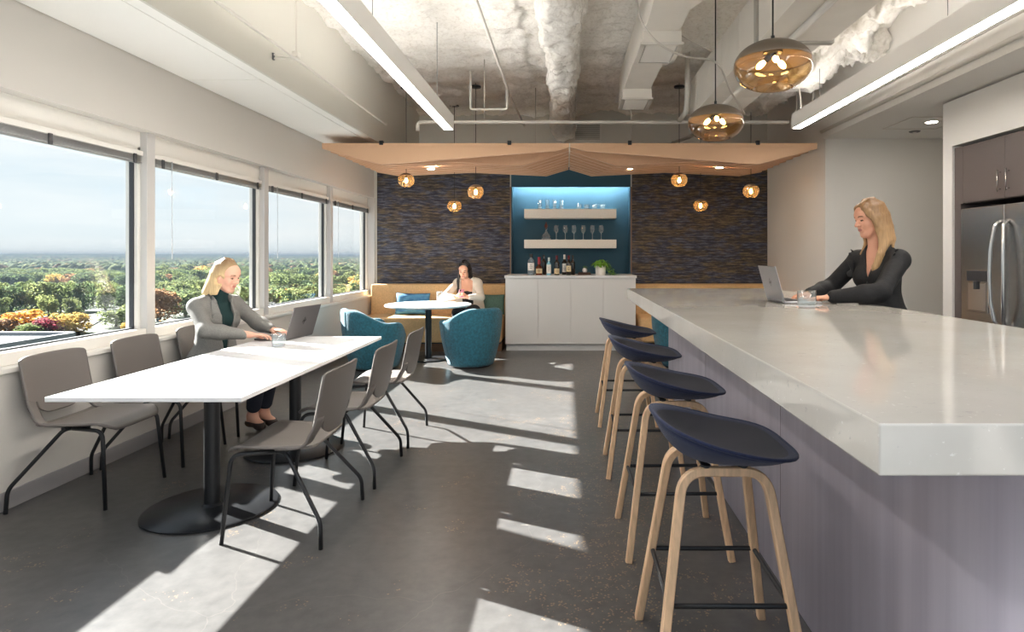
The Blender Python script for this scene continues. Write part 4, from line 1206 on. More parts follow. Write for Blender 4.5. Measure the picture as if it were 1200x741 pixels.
# ---- pantry: refrigerator and cabinets above it
W0, W1 = 4.46, 5.56      # fridge from near side to far side (y)
o = empty('refrigerator', (3.60, (W0 + W1) / 2, 0), 0, 'stainless french-door refrigerator in the right wall recess', 'refrigerator')
hw_ = (W1 - W0) / 2
b = BM(); box(b, 0.05, 0.69, -hw_, hw_, 0.02, 1.80, 0.004); obj('body', b, M['fridge_dark'], o)
for s in (-1, 1):
    b = BM()
    y0, y1 = (0.003, hw_) if s > 0 else (-hw_, -0.003)
    box(b, -0.03, 0.055, y0, y1, 0.72, 1.815, 0.008, 3); dr = obj('door', b, M['steel'], o)
    b = BM(); yy = s * 0.045
    pts = [(-0.03, yy, 0.80), (-0.075, yy + s * 0.005, 0.84), (-0.095, yy + s * 0.03, 1.0), (-0.098, yy + s * 0.035, 1.22), (-0.095, yy + s * 0.03, 1.45), (-0.075, yy + s * 0.005, 1.64), (-0.03, yy, 1.68)]
    tube(b, fillet(pts, 0.06, 5), 0.016, 14); obj('handle', b, M['steel_light'], dr, True)
    if s > 0:
        b = BM(); box(b, -0.036, -0.028, 0.19, 0.47, 0.90, 1.27, 0.003); dp = obj('water_dispenser', b, M['steel'], dr)
        b = BM(); box(b, -0.0385, -0.035, 0.20, 0.46, 1.17, 1.26, 0.002); obj('control_panel', b, M['fridge_dark'], dp)
        b = BM(); box(b, -0.0375, -0.0355, 0.215, 0.445, 0.915, 1.155, 0.002); obj('recess', b, M['steel_light'], dp)
        b = BM(); box(b, -0.055, -0.036, 0.31, 0.35, 1.10, 1.17, 0.003); obj('spout', b, M['fridge_dark'], dp)
b = BM(); box(b, -0.03, 0.055, -hw_, hw_, 0.06, 0.712, 0.008, 3); dr = obj('freezer_drawer', b, M['steel'], o)
b = BM(); tube(b, fillet([(-0.03, -0.4, 0.64), (-0.08, -0.38, 0.64), (-0.085, 0.38, 0.64), (-0.03, 0.4, 0.64)], 0.03, 5), 0.014, 12); obj('handle', b, M['steel_light'], dr, True)
b = BM(); box(b, 0.06, 0.6, -hw_ + 0.02, hw_ - 0.02, 0.0, 0.03); obj('feet', b, M['gasket'], o)

o = empty('upper_cabinet', (3.575, (W0 + W1) / 2, 1.86), 0, 'dark taupe double-door cabinet above the refrigerator', 'cabinet')
b = BM(); box(b, 0.02, 0.72, -hw_ - 0.03, hw_ + 0.10, 0.0, 0.52); obj('carcass', b, M['taupe_cab'], o)
for s in (-1, 1):
    b = BM(); y0, y1 = (0.0015, hw_ - 0.02) if s > 0 else (-hw_ + 0.02, -0.0015)
    box(b, 0.0, 0.02, y0, y1, 0.005, 0.515, 0.0015); dr = obj('door', b, M['taupe_cab'], o)
    b = BM(); yy = s * 0.05
    tube(b, [(-0.03, yy, 0.06), (-0.03, yy, 0.24)], 0.006, 10); tube(b, [(0.0, yy, 0.08), (-0.03, yy, 0.08)], 0.004, 8); tube(b, [(0.0, yy, 0.22), (-0.03, yy, 0.22)], 0.004, 8)
    obj('handle', b, M['steel_light'], dr, True)
b = BM(); box(b, 0.0, 0.02, hw_ - 0.018, hw_ + 0.10, 0.0, 0.52, 0.001); obj('filler_strip', b, M['taupe_cab'], o)
b = BM(); box(b, 3.575, 4.28, W1 + 0.012, W1 + 0.10, 0.0, 1.86); tag(obj('end_panel', b, M['taupe_cab']), 'tall dark taupe panel beside the refrigerator', 'panel')
# =================================================================== PEOPLE (implicit surfaces, one continuous mesh each)
class Field:
    def __init__(s, lo, hi, v):
        s.lo = np.array(lo, float); s.v = v
        s.n = np.ceil((np.array(hi) - s.lo) / v).astype(int) + 1
        s.a = np.full(s.n, 1.0, np.float32)
    def sl(s, lo, hi):
        i0 = np.clip(np.floor((np.array(lo) - s.lo) / s.v).astype(int), 0, s.n - 1)
        i1 = np.clip(np.ceil((np.array(hi) - s.lo) / s.v).astype(int) + 1, 1, s.n)
        if np.any(i1 <= i0): return None
        ax = [(s.lo[k] + np.arange(i0[k], i1[k]) * s.v).astype(np.float32) for k in range(3)]
        return (slice(i0[0], i1[0]), slice(i0[1], i1[1]), slice(i0[2], i1[2])), (ax[0][:, None, None], ax[1][None, :, None], ax[2][None, None, :])
    def op(s, lo, hi, fn, k=0.02, mode='add'):
        m = k + 2 * s.v
        q = s.sl(np.array(lo) - m, np.array(hi) + m)
        if q is None: return
        S, (X, Y, Z) = q
        d = fn(X, Y, Z); a = s.a[S]
        if mode == 'add':
            h = np.maximum(k - np.abs(a - d), 0) / k; s.a[S] = np.minimum(a, d) - h * h * k * 0.25
        elif mode == 'sub':
            d = -d; h = np.maximum(k - np.abs(a - d), 0) / k; s.a[S] = np.maximum(a, d) + h * h * k * 0.25
        elif mode == 'and':
            s.a[S] = np.maximum(a, d)
    def cap(s, a, b, r0, r1=None, k=0.02, flat=None, mode='add'):
        r1 = r0 if r1 is None else r1
        a = np.array(a, float); b = np.array(b, float); ab = b - a; L2 = max(1e-9, float(ab @ ab)); rm = max(r0, r1)
        def fn(X, Y, Z):
            px, py, pz = X - a[0], Y - a[1], Z - a[2]
            t = np.clip((px * ab[0] + py * ab[1] + pz * ab[2]) / L2, 0, 1)
            dx, dy, dz = px - t * ab[0], py - t * ab[1], pz - t * ab[2]
            if flat is not None:
                n, f = flat; e = dx * n[0] + dy * n[1] + dz * n[2]; g = (1 / f - 1) * e
                dx, dy, dz = dx + g * n[0], dy + g * n[1], dz + g * n[2]
            return np.sqrt(dx * dx + dy * dy + dz * dz) - (r0 + (r1 - r0) * t)
        s.op(np.minimum(a, b) - rm, np.maximum(a, b) + rm, fn, k, mode)
    def chain(s, pts, rs, k=0.02, flat=None):
        for i in range(len(pts) - 1): s.cap(pts[i], pts[i + 1], rs[i], rs[i + 1], k, flat)
    def ell(s, c, r, Rm=None, k=0.02, mode='add'):
        c = np.array(c, float); Rm = np.eye(3) if Rm is None else Rm; rm = max(r)
        def fn(X, Y, Z):
            px, py, pz = X - c[0], Y - c[1], Z - c[2]
            q = [(px * Rm[0, i] + py * Rm[1, i] + pz * Rm[2, i]) / r[i] for i in range(3)]
            k0 = np.sqrt(q[0] ** 2 + q[1] ** 2 + q[2] ** 2)
            k1 = np.sqrt((q[0] / r[0]) ** 2 + (q[1] / r[1]) ** 2 + (q[2] / r[2]) ** 2) + 1e-6
            return k0 * (k0 - 1) / k1
        s.op(c - rm, c + rm, fn, k, mode)
    def mesh(s):
        a = s.a; I = a < 0
        n = a.shape
        c = [I[dx:n[0] - 1 + dx, dy:n[1] - 1 + dy, dz:n[2] - 1 + dz] for dx in (0, 1) for dy in (0, 1) for dz in (0, 1)]
        cnt = sum(x.astype(np.int8) for x in c)
        act = np.argwhere((cnt > 0) & (cnt < 8))
        idx = np.full(tuple(np.array(n) - 1), -1, np.int64); idx[act[:, 0], act[:, 1], act[:, 2]] = np.arange(len(act))
        off = [(dx, dy, dz) for dx in (0, 1) for dy in (0, 1) for dz in (0, 1)]
        val = np.stack([a[act[:, 0] + o[0], act[:, 1] + o[1], act[:, 2] + o[2]] for o in off], 1)
        acc = np.zeros((len(act), 3)); num = np.zeros(len(act))
        for i in range(8):
            for j in range(i + 1, 8):
                d = np.abs(np.array(off[i]) - np.array(off[j])).sum()
                if d != 1: continue
                m = (val[:, i] < 0) != (val[:, j] < 0)
                t = np.where(m, val[:, i] / np.where(m, val[:, i] - val[:, j], 1), 0)
                p = np.array(off[i]) + t[:, None] * (np.array(off[j]) - np.array(off[i]))
                acc += np.where(m[:, None], p, 0); num += m
        V = s.lo + (act + acc / num[:, None]) * s.v
        F = []
        for ax in range(3):
            o1, o2 = [(1, 2), (2, 0), (0, 1)][ax]
            A = np.take(I, range(0, n[ax] - 1), ax); B = np.take(I, range(1, n[ax]), ax)
            e = np.argwhere(A != B)
            e = e[(e[:, o1] > 0) & (e[:, o2] > 0) & (e[:, o1] < n[o1] - 1) & (e[:, o2] < n[o2] - 1)]
            u = np.zeros(3, int); u[o1] = 1; w = np.zeros(3, int); w[o2] = 1
            g = lambda q: idx[q[:, 0], q[:, 1], q[:, 2]]
            quad = np.stack([g(e), g(e - u), g(e - u - w), g(e - w)], 1)
            flip = ~I[e[:, 0], e[:, 1], e[:, 2]]
            quad[flip] = quad[flip][:, ::-1]
            F.append(quad[:, ::-1])
        return V, np.concatenate(F)

def field_obj(name, F, mats, parent, matfn=None, loc0=(0, 0, 0)):
    V, Q = F.mesh()
    V = V - np.array(loc0)
    me = bpy.data.meshes.new(name)
    me.vertices.add(len(V)); me.vertices.foreach_set('co', V.astype(np.float32).ravel())
    me.loops.add(len(Q) * 4); me.loops.foreach_set('vertex_index', Q.ravel().astype(np.int32))
    me.polygons.add(len(Q)); me.polygons.foreach_set('loop_start', np.arange(0, len(Q) * 4, 4, dtype=np.int32))
    me.update(calc_edges=True)
    if matfn is not None:
        me.polygons.foreach_set('material_index', matfn(V[Q].mean(1) + np.array(loc0)).astype(np.int32))
    me.validate()
    return link_mesh(name, me, mats, parent, True)

class Fr:
    """a frame: x forward, y to the figure's left, z up"""
    def __init__(s, c, yaw=0, pitch=0, roll=0, sc=1.0, base=None):
        s.c = np.array(c, float); s.s = sc
        m = Matrix.Rotation(yaw, 3, 'Z') @ Matrix.Rotation(pitch, 3, 'Y') @ Matrix.Rotation(roll, 3, 'X')
        s.R = np.array(m)
    def p(s, x, y, z): return s.c + s.R @ (np.array((x, y, z), float) * s.s)
    def d(s, x, y, z): return s.R @ np.array((x, y, z), float)
    def inv(s, P): return ((P - s.c) @ s.R) / s.s
    def ell(s, F, c, r, k=0.02, mode='add'): F.ell(s.p(*c), tuple(q * s.s for q in r), s.R, k, mode)
    def cap(s, F, a, b, r0, r1=None, k=0.02, flat=None, mode='add'):
        fl = None if flat is None else (s.d(*flat[0]), flat[1])
        F.cap(s.p(*a), s.p(*b), r0 * s.s, None if r1 is None else r1 * s.s, k, fl, mode)

def head(F, h):
    h.ell(F, (-0.012, 0, 0.030), (0.096, 0.076, 0.084), 0.02)
    h.ell(F, (0.022, 0, -0.030), (0.068, 0.060, 0.082), 0.03)
    h.ell(F, (0.050, 0, 0.035), (0.042, 0.058, 0.050), 0.03)
    h.cap(F, (0.064, -0.010, -0.104), (0.064, 0.010, -0.104), 0.018, k=0.03)
    for s in (-1, 1):
        h.cap(F, (0.000, s * 0.050, -0.055), (0.056, s * 0.016, -0.104), 0.018, 0.014, 0.03)
        h.ell(F, (0.058, s * 0.036, -0.030), (0.028, 0.022, 0.026), 0.02)
        h.cap(F, (0.084, s * 0.012, 0.023), (0.070, s * 0.046, 0.022), 0.008, 0.006, 0.018)
    for s in (-1, 1):
        h.ell(F, (0.098, s * 0.031, 0.002), (0.020, 0.019, 0.013), 0.014, 'sub')
        h.ell(F, (0.0735, s * 0.031, 0.001), (0.0125, 0.0155, 0.0115), 0.006)
    h.cap(F, (0.083, 0, 0.012), (0.112, 0, -0.030), 0.0075, 0.0105, 0.012)
    for s in (-1, 1): h.ell(F, (0.096, s * 0.011, -0.034), (0.012, 0.0085, 0.0085), 0.008)
    h.cap(F, (0.0855, -0.017, -0.0605), (0.0855, 0.017, -0.0605), 0.0062, k=0.012)
    h.cap(F, (0.0835, -0.015, -0.0705), (0.0835, 0.015, -0.0705), 0.0070, k=0.012)
    h.cap(F, (0.0975, -0.022, -0.0657), (0.0975, 0.022, -0.0657), 0.0045, k=0.004, mode='sub')
    for s in (-1, 1):
        h.ell(F, (-0.006, s * 0.074, -0.008), (0.019, 0.009, 0.030), 0.008)
        h.ell(F, (0.000, s * 0.083, -0.006), (0.010, 0.005, 0.018), 0.006, 'sub')
def head_mats(h):
    """0 skin, 1 lips, 2 brow / lashes, 3 eye"""
    def f(P):
        q = h.inv(P); x, y, z = q[:, 0], np.abs(q[:, 1]), q[:, 2]
        m = np.zeros(len(P), int)
        m[((y / 0.022) ** 2 + ((z + 0.0655) / 0.0095) ** 2 < 1) & (x > 0.078)] = 1
        m[((y - 0.032) / 0.019) ** 2 + ((z - 0.0275 + 6.0 * (y - 0.034) ** 2 * 2) / 0.0042) ** 2 < 1] *= 0
        bro = (((y - 0.033) / 0.019) ** 2 + ((z - 0.027 + (y - 0.033) ** 2 * 12) / 0.0042) ** 2 < 1) & (x > 0.05)
        m[bro] = 2
        eye = (((y - 0.031) / 0.0125) ** 2 + ((z + 0.003) / 0.0040) ** 2 < 1) & (x > 0.06)
        m[eye] = 3
        lash = (((y - 0.031) / 0.0155) ** 2 + ((z - 0.0022 + (y - 0.031) ** 2 * 18) / 0.0026) ** 2 < 1) & (x > 0.06)
        m[lash] = 2
        return m
    return f

def torso(F, t, e=0.0, hips=True, bust=1.0, kk=0.05):
    if hips:
        t.cap(F, (0.0, -0.085, 0.0), (0.0, 0.085, 0.0), 0.112 + e, k=kk, flat=((1, 0, 0), 0.95))
        t.ell(F, (0.005, 0, 0.11), (0.105 + e, 0.140 + e, 0.13 + e), kk)
    t.ell(F, (0.0, 0, 0.20), (0.088 + e, 0.122 + e, 0.13 + e), kk)
    t.ell(F, (-0.008, 0, 0.33), (0.098 + e, 0.140 + e, 0.15 + e), kk)
    for s in (-1, 1): t.ell(F, (0.066, s * 0.068, 0.325), (0.050 * bust + e, 0.060 + e, 0.060 + e), 0.04)
    t.cap(F, (-0.015, -0.145, 0.435), (-0.015, 0.145, 0.435), 0.050 + e, k=0.05)
    for s in (-1, 1): t.cap(F, (-0.02, s * 0.12, 0.445), (-0.02, s * 0.02, 0.505), 0.044 + e * 0.8, 0.040 + e * 0.8, 0.04)

def arm(F, sh, el, wr, e=0.0, rs=(0.046, 0.037, 0.0245), k=0.03, end=1.0):
    sh, el, wr = map(np.array, (sh, el, wr))
    mid = el + (wr - el) * 0.30
    w2 = el + (wr - el) * end
    F.chain([sh, el, mid, w2], [rs[0] + e, rs[1] + e, rs[1] * 1.0 + e, rs[2] + e * 0.9], k)

def hand(F, wr, tip_dir, back_dir, side, curl=0.5, sc=1.0, spread=1.0, thumb=1.0):
    """side +1: thumb lies on +y of the frame (x to the fingertips, z out of the back of the hand)"""
    x = np.array(tip_dir, float); x /= np.linalg.norm(x)
    z = np.array(back_dir, float); z -= x * (x @ z); z /= np.linalg.norm(z)
    y = np.cross(z, x)
    Rm = np.stack([x, y, z], 1); wr = np.array(wr, float)
    P = lambda a, b, c: wr + Rm @ (np.array((a, b * side, c)) * sc)
    F.cap(wr, P(0.02, 0, 0), 0.0235 * sc, 0.026 * sc, 0.02, (z, 0.72))
    for yy in (0.024, 0.008, -0.008, -0.024):
        F.cap(P(0.015, yy * 0.7, 0), P(0.086 - abs(yy - 0.006) * 0.25, yy * 1.05, 0.002), 0.0135 * sc, 0.0118 * sc, 0.012, (z, 0.85))
    F.ell(P(0.035, 0.018, -0.008), (0.030 * sc, 0.016 * sc, 0.014 * sc), Rm, 0.012)
    base = [(0.086, 0.029), (0.092, 0.0095), (0.088, -0.0100), (0.078, -0.0285)]
    lens = [(0.040, 0.024, 0.019), (0.044, 0.028, 0.020), (0.041, 0.026, 0.019), (0.033, 0.020, 0.017)]
    fan = [0.10, 0.03, -0.05, -0.14]
    for i in range(4):
        p = P(base[i][0], base[i][1], 0.002); a = 0.15 + curl * 0.25; r = 0.0088 - 0.0007 * (i == 3)
        for j in range(3):
            dirv = Rm @ np.array((math.cos(a) * math.cos(fan[i] * spread), math.cos(a) * math.sin(fan[i] * spread) * side, -math.sin(a)))
            q = p + dirv * lens[i][j] * sc
            F.cap(p, q, (r - 0.0006 * j) * sc, (r - 0.0006 * (j + 1)) * sc, 0.003)
            p = q; a += curl * (0.75 if j == 0 else 0.6)
    t0 = P(0.022, 0.026, -0.006); t1 = P(0.052, 0.046, -0.014 - 0.004 * thumb); t2 = P(0.078, 0.048 - 0.006 * thumb, -0.020 - 0.006 * thumb); t3 = P(0.098, 0.044 - 0.010 * thumb, -0.026 - 0.008 * thumb)
    F.chain([t0, t1, t2, t3], [0.0135 * sc, 0.0105 * sc, 0.0098 * sc, 0.0078 * sc], 0.006)

def leg(F, hip, knee, ank, e=0.0, k=0.04, end=1.0, rs=(0.082, 0.055, 0.034)):
    hip, knee, ank = map(np.array, (hip, knee, ank))
    calf = knee + (ank - knee) * 0.32; en = knee + (ank - knee) * end
    F.chain([hip, knee, calf, en], [rs[0] + e, rs[1] + e, rs[1] * 0.98 + e, (rs[2] if end >= 1 else rs[2] + 0.008) + e], k)
def foot(F, ank, dirv, e=0.0):
    ank = np.array(ank, float); d = np.array(dirv, float); d /= np.linalg.norm(d)
    heel = ank - d * 0.035; heel[2] = ank[2] - 0.055; toe = ank + d * 0.125; toe[2] = ank[2] - 0.066; ball = ank + d * 0.085; ball[2] = ank[2] - 0.058
    F.cap(ank, heel, 0.034 + e, 0.026 + e, 0.03); F.cap(ank, ball, 0.032 + e, 0.030 + e, 0.03); F.cap(ball, toe, 0.030 + e, 0.019 + e, 0.02); F.cap(heel, ball, 0.026 + e, 0.028 + e, 0.02)

def hair_mat(name, root, tip, dark, rough=0.42):
    m, t = newmat(name)
    p = t.n('ShaderNodeBsdfPrincipled'); p.inputs['Roughness'].default_value = rough
    v = t.coords((1, 1, 0.06)); n = t.noise(v, 130, 4, 0.6)
    s = t.n('ShaderNodeSeparateXYZ'); t.l(t.coords(kind='Generated'), s.inputs[0])
    g = t.ramp(s.outputs[2], [(0.45, lin(tip)), (0.92, lin(root))])
    c = t.mix(t.ramp(n, [(0.35, (0, 0, 0, 1)), (0.65, (1, 1, 1, 1))]), g, lin(dark))
    c2 = t.mix(0.55, c, g)
    t.l(c2, p.inputs['Base Color']); t.l(t.bump(n, 0.5, 0.004), p.inputs['Normal'])
    t.out(p.outputs[0]); return m

def skin_mats(tag_, tone, lip, brow):
    return [mat(tag_ + '_skin', tone, 0.5, spec=0.4), mat(tag_ + '_lips', lip, 0.4), mat(tag_ + '_brow', brow, 0.7), mat(tag_ + '_eye', (70, 58, 52), 0.2)]

def lock(F, h, pts, r0, r1, flat=0.55, k=0.012):
    """one flattened lock of hair through head-frame points"""
    P = [h.p(*q) for q in pts]; n = len(P)
    for i in range(n - 1):
        a, b = i / (n - 1), (i + 1) / (n - 1)
        mid = np.array(pts[i]) + np.array(pts[i + 1]); nn = np.array((mid[0], mid[1], 0.0)); nn /= (np.linalg.norm(nn) + 1e-6)
        F.cap(P[i], P[i + 1], (r0 + (r1 - r0) * a) * h.s, (r0 + (r1 - r0) * b) * h.s, k, (h.R @ nn, flat))
def scalp(F, h, face_cut=True, puff=0.0):
    h.ell(F, (-0.018, 0, 0.034), (0.101 + puff, 0.083 + puff, 0.089 + puff), 0.02)
    h.ell(F, (-0.036, 0, -0.02), (0.076 + puff, 0.080 + puff, 0.09), 0.03)
def facecut(F, h, zt=0.066, w=0.058):
    h.ell(F, (0.120, 0, -0.045), (0.088, w, zt + 0.045), 0.012, 'sub')
    for s in (-1, 1): h.ell(F, (0.085, s * 0.030, -0.06), (0.06, 0.045, 0.095), 0.012, 'sub')
    
# ---------------------------------------------------------------- woman in the grey blazer
YAW = R(-24)
T = Fr((-2.775, 4.835, 0.565), YAW, R(5))
H = Fr((-2.655, 4.80, 1.238), R(-14), R(16), 0, 1.0)
shR, shL = T.p(-0.015, -0.165, 0.435), T.p(-0.015, 0.165, 0.435)
elR, wrR = (-2.665, 4.545, 0.835), (-2.405, 4.665, 0.790)
elL, wrL = (-2.545, 5.055, 0.840), (-2.385, 4.975, 0.792)
knL, knR = (-2.385, 4.96, 0.535), (-2.39, 4.77, 0.535)
anL, anR = (-2.46, 4.99, 0.115), (-2.50, 4.89, 0.115)
lo, hi = (-3.10, 4.35, 0.0), (-2.15, 5.35, 1.40)
o = empty('person', (-2.72, 4.88, 0), 0, 'woman in a grey blazer seated at the window side typing on a graphite laptop', 'person')
o_w1 = o; L0 = (-2.72, 4.88, 0)
F = Field(lo, hi, 0.0042)
torso(F, T); head(F, H)
F.cap(H.p(-0.018, 0, -0.07), T.p(-0.01, 0, 0.47), 0.050, 0.056, 0.03)
arm(F, shR, elR, wrR); arm(F, shL, elL, wrL)
hand(F, wrR, (0.86, 0.36, -0.05), (0, 0, 1), 1, 0.45, 0.92); hand(F, wrL, (0.95, -0.26, -0.05), (0, 0, 1), -1, 0.45, 0.92)
hipL, hipR = T.p(0.02, 0.085, -0.01), T.p(0.02, -0.085, -0.01)
leg(F, hipL, knL, anL); leg(F, hipR, knR, anR); foot(F, anL, (0.9, -0.4, 0)); foot(F, anR, (0.9, -0.5, 0))
field_obj('body', F, skin_mats('blazer_woman', (222, 170, 146), (196, 122, 112), (112, 82, 58)), o, head_mats(H), L0)

M['blazer'] = mat('grey_wool_blazer', (126, 124, 120), 0.9, var=(160, 0.18), bump=(600, 0.3))
M['turtleneck'] = mat('dark_green_knit', (22, 50, 50), 0.9, bump=(300, 0.3))
M['navy_trouser'] = mat('navy_trousers', (30, 34, 48), 0.85)
def vcut(F, t, z0, z1, w0, w1, y0=0.0):
    """opens a garment along a V between heights z0 and z1 at the front"""
    def fn(X, Y, Z):
        px, py, pz = X - t.c[0], Y - t.c[1], Z - t.c[2]
        x = px * t.R[0, 0] + py * t.R[1, 0] + pz * t.R[2, 0]; y = px * t.R[0, 1] + py * t.R[1, 1] + pz * t.R[2, 1]; z = px * t.R[0, 2] + py * t.R[1, 2] + pz * t.R[2, 2]
        w = w0 + (w1 - w0) * np.clip((z - z0) / (z1 - z0), 0, 1.25)
        return np.maximum(np.maximum(np.abs(y - y0) - w, 0.02 - x), z0 - z)
    c = t.p(0.12, 0, (z0 + z1) / 2)
    F.op(c - 0.45, c + 0.45, fn, 0.006, 'sub')
def zclip(F, lo, hi, z, above=True):
    F.op(lo, hi, (lambda X, Y, Z: (z - Z) + 0 * X + 0 * Y) if above else (lambda X, Y, Z: (Z - z) + 0 * X + 0 * Y), 0.002, 'and')

F = Field(lo, hi, 0.0045)
torso(F, T, 0.016, kk=0.05); arm(F, shR, elR, wrR, 0.015, k=0.035, end=0.90); arm(F, shL, elL, wrL, 0.015, k=0.035, end=0.90)
for s in (-1, 1): T.cap(F, (0.02, s * 0.07, -0.05), (0.09, s * 0.09, -0.07), 0.10, 0.08, 0.04)
F.cap(H.p(-0.03, 0, -0.16), T.p(-0.02, 0, 0.50), 0.066, 0.075, 0.02)
zz = T.p(0, 0, 0.535)[2]
zclip(F, lo, hi, zz, False)
F.cap(H.p(-0.018, 0, -0.07), T.p(0.0, 0, 0.44), 0.060, 0.070, 0.004, mode='sub')
vcut(F, T, 0.10, 0.50, 0.012, 0.082)
bz_ = field_obj('blazer', F, [M['blazer']], o, None, L0)
F = Field(lo, hi, 0.0045)       # lapels and collar
for s in (-1, 1):
    n = (T.d(0.93, s * 0.36, 0), 0.22)
    F.cap(T.p(0.128, s * 0.040, 0.20), T.p(0.118, s * 0.084, 0.37), 0.012, 0.034, 0.01, n)
    F.cap(T.p(0.118, s * 0.084, 0.37), T.p(0.062, s * 0.078, 0.475), 0.034, 0.024, 0.01, n)
    F.cap(T.p(0.062, s * 0.076, 0.475), T.p(-0.055, s * 0.050, 0.535), 0.024, 0.024, 0.012, (T.d(0.5, s * 0.8, 0), 0.3))
F.cap(T.p(-0.055, -0.05, 0.535), T.p(-0.055, 0.05, 0.535), 0.024, 0.024, 0.012, (T.d(1, 0, 0), 0.35))
field_obj('lapel', F, [M['blazer']], bz_, None, L0)
F = Field(lo, hi, 0.0045)
torso(F, T, 0.006, hips=True); F.cap(H.p(-0.018, 0, -0.105), T.p(-0.008, 0, 0.46), 0.058, 0.064, 0.02)
F.ell(H.p(-0.016, 0, -0.115), (0.058, 0.058, 0.022), None, 0.01)
nrm = H.d(0.35, 0, 1.0); nrm /= np.linalg.norm(nrm); cc = H.p(-0.018, 0, -0.098)
F.op(lo, hi, lambda X, Y, Z: (X - cc[0]) * nrm[0] + (Y - cc[1]) * nrm[1] + (Z - cc[2]) * nrm[2], 0.002, 'and')
field_obj('turtleneck', F, [M['turtleneck']], o, None, L0)
F = Field(lo, hi, 0.0055)
leg(F, hipL, knL, anL, 0.012, end=0.80); leg(F, hipR, knR, anR, 0.012, end=0.80); T.cap(F, (0.0, -0.085, -0.005), (0.0, 0.085, -0.005), 0.118, k=0.05)
field_obj('trousers', F, [M['navy_trouser']], o, None, L0)
F = Field(lo, hi, 0.0045)
for an, d in ((anL, (0.9, -0.4, 0)), (anR, (0.9, -0.5, 0))): foot(F, an, d, 0.006)
zclip(F, lo, hi, 0.075, False); zclip(F, lo, hi, 0.003, True)
field_obj('shoes', F, [mat('dark_brown_shoes', (58, 44, 38), 0.5)], o, None, L0)
M['blonde'] = hair_mat('blonde_hair', (122, 96, 68), (222, 192, 144), (150, 118, 80))
F = Field((-2.95, 4.55, 0.95), (-2.45, 5.05, 1.42), 0.0035)
scalp(F, H)
rn = random.Random(3)
for i in range(26):
    a = R(58 + (302 - 58) * i / 25) ; ca, sa = math.cos(a), math.sin(a)
    rr = 1 + rn.uniform(-0.03, 0.05)
    Lz = -0.150 + 0.02 * math.cos(a) + rn.uniform(-0.012, 0.008)
    lock(F, H, [(-0.015 + 0.035 * ca, 0.03 * sa, 0.106), (-0.02 + 0.078 * ca, 0.066 * sa, 0.066), (-0.022 + 0.094 * ca * rr, 0.080 * sa * rr, 0.0), (-0.03 + 0.096 * ca * rr, 0.086 * sa * rr, -0.075), (-0.04 + 0.102 * ca * rr, 0.094 * sa * rr, Lz)], 0.020, 0.012 + rn.uniform(0, 0.006))
facecut(F, H, 0.060, 0.056)
H.ell(F, (0.022, -0.092, -0.035), (0.034, 0.030, 0.042), 0.012, 'sub')      # tucked behind the near ear
H.ell(F, (0.065, 0, -0.115), (0.085, 0.07, 0.06), 0.01, 'sub')
field_obj('hair', F, [M['blonde']], o, None, L0)
b = BM(); w3 = Vector(wrL); dw = (Vector((0.95, -0.26, -0.05))).normalized()
tube(b, [w3 - dw * 0.012, w3 + dw * 0.010], 0.0285, 20); obj('wristwatch', b, M['black_cord'], o, True).location = (-L0[0], -L0[1], 0)

# ---------------------------------------------------------------- woman in the black blouse, standing
YAW = R(180 + 26)
T = Fr((2.225, 4.325, 0.925), YAW, R(8))
H = Fr((2.115, 4.285, 1.655), R(180 + 8), R(13), 0, 1.02)
shL, shR = T.p(-0.010, 0.165, 0.435), T.p(-0.010, -0.165, 0.435)      # her left arm is nearest the camera
elL, wrL = (2.050, 4.010, 1.150), (1.765, 4.110, 1.114)
elR, wrR = (1.955, 4.570, 1.150), (1.735, 4.400, 1.116)
lo, hi = (1.45, 3.80, 0.0), (2.65, 4.75, 1.86)
L0 = (2.24, 4.33, 0)
o = empty('person', L0, 0, 'woman with long blonde hair in a black blouse standing at the island', 'person')
anL, anR = (2.25, 4.24, 0.12), (2.30, 4.42, 0.12)
F = Field(lo, hi, 0.0042)
torso(F, T); head(F, H)
F.cap(H.p(-0.018, 0, -0.07), T.p(-0.01, 0, 0.47), 0.050, 0.056, 0.03)
arm(F, shR, elR, wrR); arm(F, shL, elL, wrL)
hand(F, wrR, (-0.93, -0.34, -0.08), (0, 0, 1), 1, 0.45, 0.95); hand(F, wrL, (-0.97, 0.20, -0.06), (0, 0, 1), -1, 0.45, 0.95)
hipL, hipR = T.p(0.0, 0.085, -0.02), T.p(0.0, -0.085, -0.02)
leg(F, hipL, (2.20, 4.24, 0.52), anL); leg(F, hipR, (2.27, 4.42, 0.52), anR); foot(F, anL, (-1, -0.2, 0)); foot(F, anR, (-1, -0.1, 0))
field_obj('body', F, skin_mats('blouse_woman', (218, 162, 136), (184, 114, 104), (112, 80, 56)), o, head_mats(H), L0)
M['blouse'] = mat('black_blouse', (15, 16, 20), 0.75, bump=(30, 0.25, 0.02))
F = Field(lo, hi, 0.0045)
torso(F, T, 0.014, kk=0.05); arm(F, shR, elR, wrR, 0.016, (0.050, 0.042, 0.030), 0.035, 0.94); arm(F, shL, elL, wrL, 0.016, (0.050, 0.042, 0.030), 0.035, 0.94)
for s in (-1, 1): T.ell(F, (-0.012, s * 0.165, 0.44), (0.064, 0.052, 0.062), 0.03)
F.cap(T.p(-0.035, -0.05, 0.505), T.p(-0.035, 0.05, 0.505), 0.050, k=0.03)
F.cap(H.p(-0.018, 0, -0.07), T.p(0.0, 0, 0.46), 0.056, 0.062, 0.004, mode='sub')
vcut(F, T, 0.335, 0.52, 0.006, 0.062)
zclip(F, lo, hi, 0.78, True)
bl_ = field_obj('blouse', F, [M['blouse']], o, None, L0)
